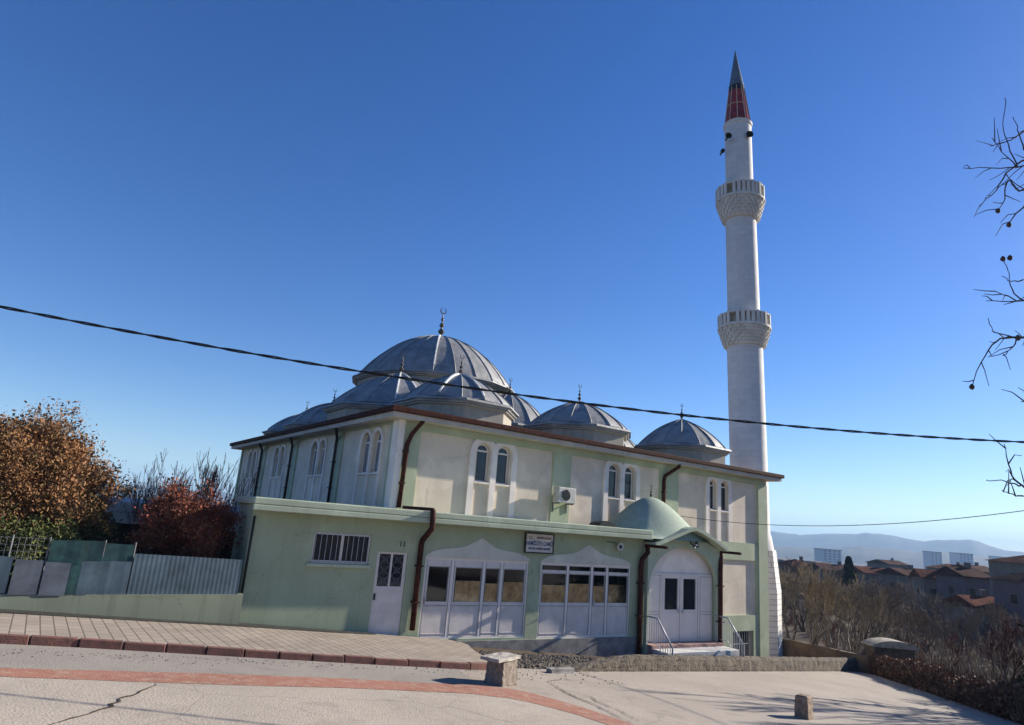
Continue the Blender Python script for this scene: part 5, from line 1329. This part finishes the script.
# choose the sag so that it passes through the middle seen in the photograph
sag(A, B, 1.0, 160, .015, 'thick twisted black power cable crossing in front of the domes', 26)
wA = Vector((MO[0]+13.3, MO[1]-.12, at(684, 516, Vector((22.4, 19.5)).length).z)); wB = at(1240, 472, 24)
sag(wA, wB, .8, 80, .012, 'thin lower cable from the mosque wall to the right edge')

# ------------------------------------------------------------------ distant hills
def ridge(prof, dist, depth, name, seed):
    """prof: (px, py) ridge line; the hill is a broad mound of real depth"""
    mb = MB(); rnd = random.Random(seed); vs = []; n = 0
    P = []
    for i in range(len(prof)-1):
        (a, ya), (b, yb2) = prof[i], prof[i+1]; k = max(1, int(abs(b-a)/5))
        for j in range(k): P.append((a+(b-a)*j/k, ya+(yb2-ya)*j/k+rnd.gauss(0, .22)))
    P.append(prof[-1]); R_ = 9
    for (px, py) in P:
        c = at(px, py, dist); dirv = Vector((c.x, c.y, 0)).normalized(); h = c.z+26
        for j in range(R_):
            t = (j-(R_-1)/2)/((R_-1)/2); q = c+dirv*(t*depth); z = -26+h*max(0, 1-abs(t)**1.3)*(1 if j != R_//2 else 1)+(rnd.gauss(0, h*.02) if j != R_//2 else 0)
            vs.append((q.x, q.y, z if abs(t) < .99 else -40))
    f = []
    for i in range(len(P)-1):
        for j in range(R_-1): f.append((i*R_+j, (i+1)*R_+j, (i+1)*R_+j+1, i*R_+j+1))
    mb.add(vs, f); return struct(mb.build(name, G['hill'], smooth=True))
HZ = [(-900, 470), (-500, 470), (-300, 468), (-100, 474), (0, 478), (60, 480), (120, 484), (180, 489), (215, 491), (235, 494), (300, 497), (420, 508), (560, 522), (700, 530), (770, 531), (785, 533), (800, 535), (815, 534), (830, 533.5), (850, 534), (866, 533), (880, 534), (895, 536), (910, 539.5), (925, 541), (940, 540), (955, 540), (970, 539.5), (980, 542), (990, 546), (1005, 550), (1030, 553), (1100, 556), (1300, 570), (1700, 620)]
ridge(HZ, 4400, 900, 'hills', 1)
ridge([(700, 552), (770, 546), (800, 547), (830, 549), (850, 546), (880, 548), (910, 551), (940, 552), (980, 556), (1030, 561), (1200, 575)], 2600, 500, 'hills', 2)
ridge([(-600, 488), (-200, 486), (0, 490), (100, 494), (180, 500), (240, 504), (330, 512)], 2400, 500, 'hills', 3)
# far town specks: many small distant blocks read as one mass
m = MB(); rnd = random.Random(21)
for k in range(700):
    px = rnd.uniform(760, 1060) if k % 3 else rnd.uniform(-60, 260); di = rnd.uniform(350, 1500); q = at(px, 570, di); z = terrain(q.x, q.y); s = rnd.uniform(4, 9); h = rnd.uniform(3, 8)
    m.box(q.x-s, q.x+s, q.y-s*.7, q.y+s*.7, z-3, z+h)
tag(m.build('far_town', mat('far_town_walls', (.22, .19, .17), .9, .4, .02, col2=(.13, .09, .08))), 'faint far houses spread over the valley floor', 'town', kind='stuff')
m = MB()
for k in range(2600):
    px = rnd.uniform(755, 1070) if k % 3 else rnd.uniform(-60, 260); di = 200+rnd.random()**1.5*1300; q = at(px, 570, di); z = terrain(q.x, q.y); h = rnd.uniform(1.5, 4)
    for j in range(14):
        a = rnd.uniform(0, 6.3); c = Vector((q.x+rnd.gauss(0, 2.5), q.y+rnd.gauss(0, 2.5), z+rnd.random()*h)); d = Vector((rnd.gauss(0, .6), rnd.gauss(0, .6), 1)).normalized(); b = perp(d, rnd); s = rnd.uniform(.3, .9)
        m.add([c-d*s, c+b*s*.5, c+d*s, c-b*s*.5], [(0, 1, 2, 3)])
tag(m.build('far_woodland', G['scrubfar'] if 'scrubfar' in G else mat('far_brush', (.085, .06, .045), .95, .3, .02)), 'brown leafless woodland over the valley floor', 'woodland', kind='stuff')

# ------------------------------------------------------------------ air
hzm = bpy.data.materials.new('haze_air'); hzm.use_nodes = True; t = hzm.node_tree; t.nodes.remove(t.nodes['Principled BSDF'])
pv = t.nodes.new('ShaderNodeVolumePrincipled'); pv.inputs['Density'].default_value = 2.1e-4; pv.inputs['Color'].default_value = (.42, .68, 1, 1); pv.inputs['Anisotropy'].default_value = .0
t.links.new(pv.outputs[0], t.nodes['Material Output'].inputs['Volume'])
hb_ = MB().box(-7200, 7200, -7200, 7200, -60, 200).build('haze', hzm); hb_['kind'] = 'stuff'; tag(hb_, 'pale blue haze over the far valley and hills', 'haze')

# ------------------------------------------------------------------ light and sky
w = bpy.data.worlds.new('World'); bpy.context.scene.world = w; w.use_nodes = True; t = w.node_tree
sky = t.nodes.new('ShaderNodeTexSky'); sky.sky_type = 'NISHITA'; sky.sun_disc = False
sky.sun_elevation = SUN_EL; sky.sun_rotation = atan2(SUN.x, SUN.y); sky.altitude = 900; sky.air_density = 1.0; sky.dust_density = .3; sky.ozone_density = 3.0
bg = t.nodes['Background']; bg.inputs['Strength'].default_value = .055
hs_ = t.nodes.new('ShaderNodeHueSaturation'); hs_.inputs['Saturation'].default_value = 1.30; hs_.inputs['Hue'].default_value = .516; hs_.inputs['Value'].default_value = 1.27; lnk(t, sky.outputs[0], hs_.inputs['Color']); lnk(t, hs_.outputs[0], bg.inputs['Color'])
sd = bpy.data.lights.new('sun', 'SUN'); sd.energy = 5.0; sd.angle = radians(.45); sd.color = (1, .93, .83)
so = bpy.data.objects.new('sun', sd); C.objects.link(so); so.rotation_euler = (-SUN).to_track_quat('-Z', 'Y').to_euler(); so.location = (20, -5, 30)
sc = bpy.context.scene
sc.view_settings.view_transform = 'Standard'; sc.view_settings.look = 'None'; sc.view_settings.exposure = 1.13; sc.view_settings.gamma = 1
sc.render.engine = 'CYCLES'; sc.cycles.max_bounces = 6; sc.cycles.volume_bounces = 0; sc.cycles.transparent_max_bounces = 12
sc.cycles.use_denoising = True
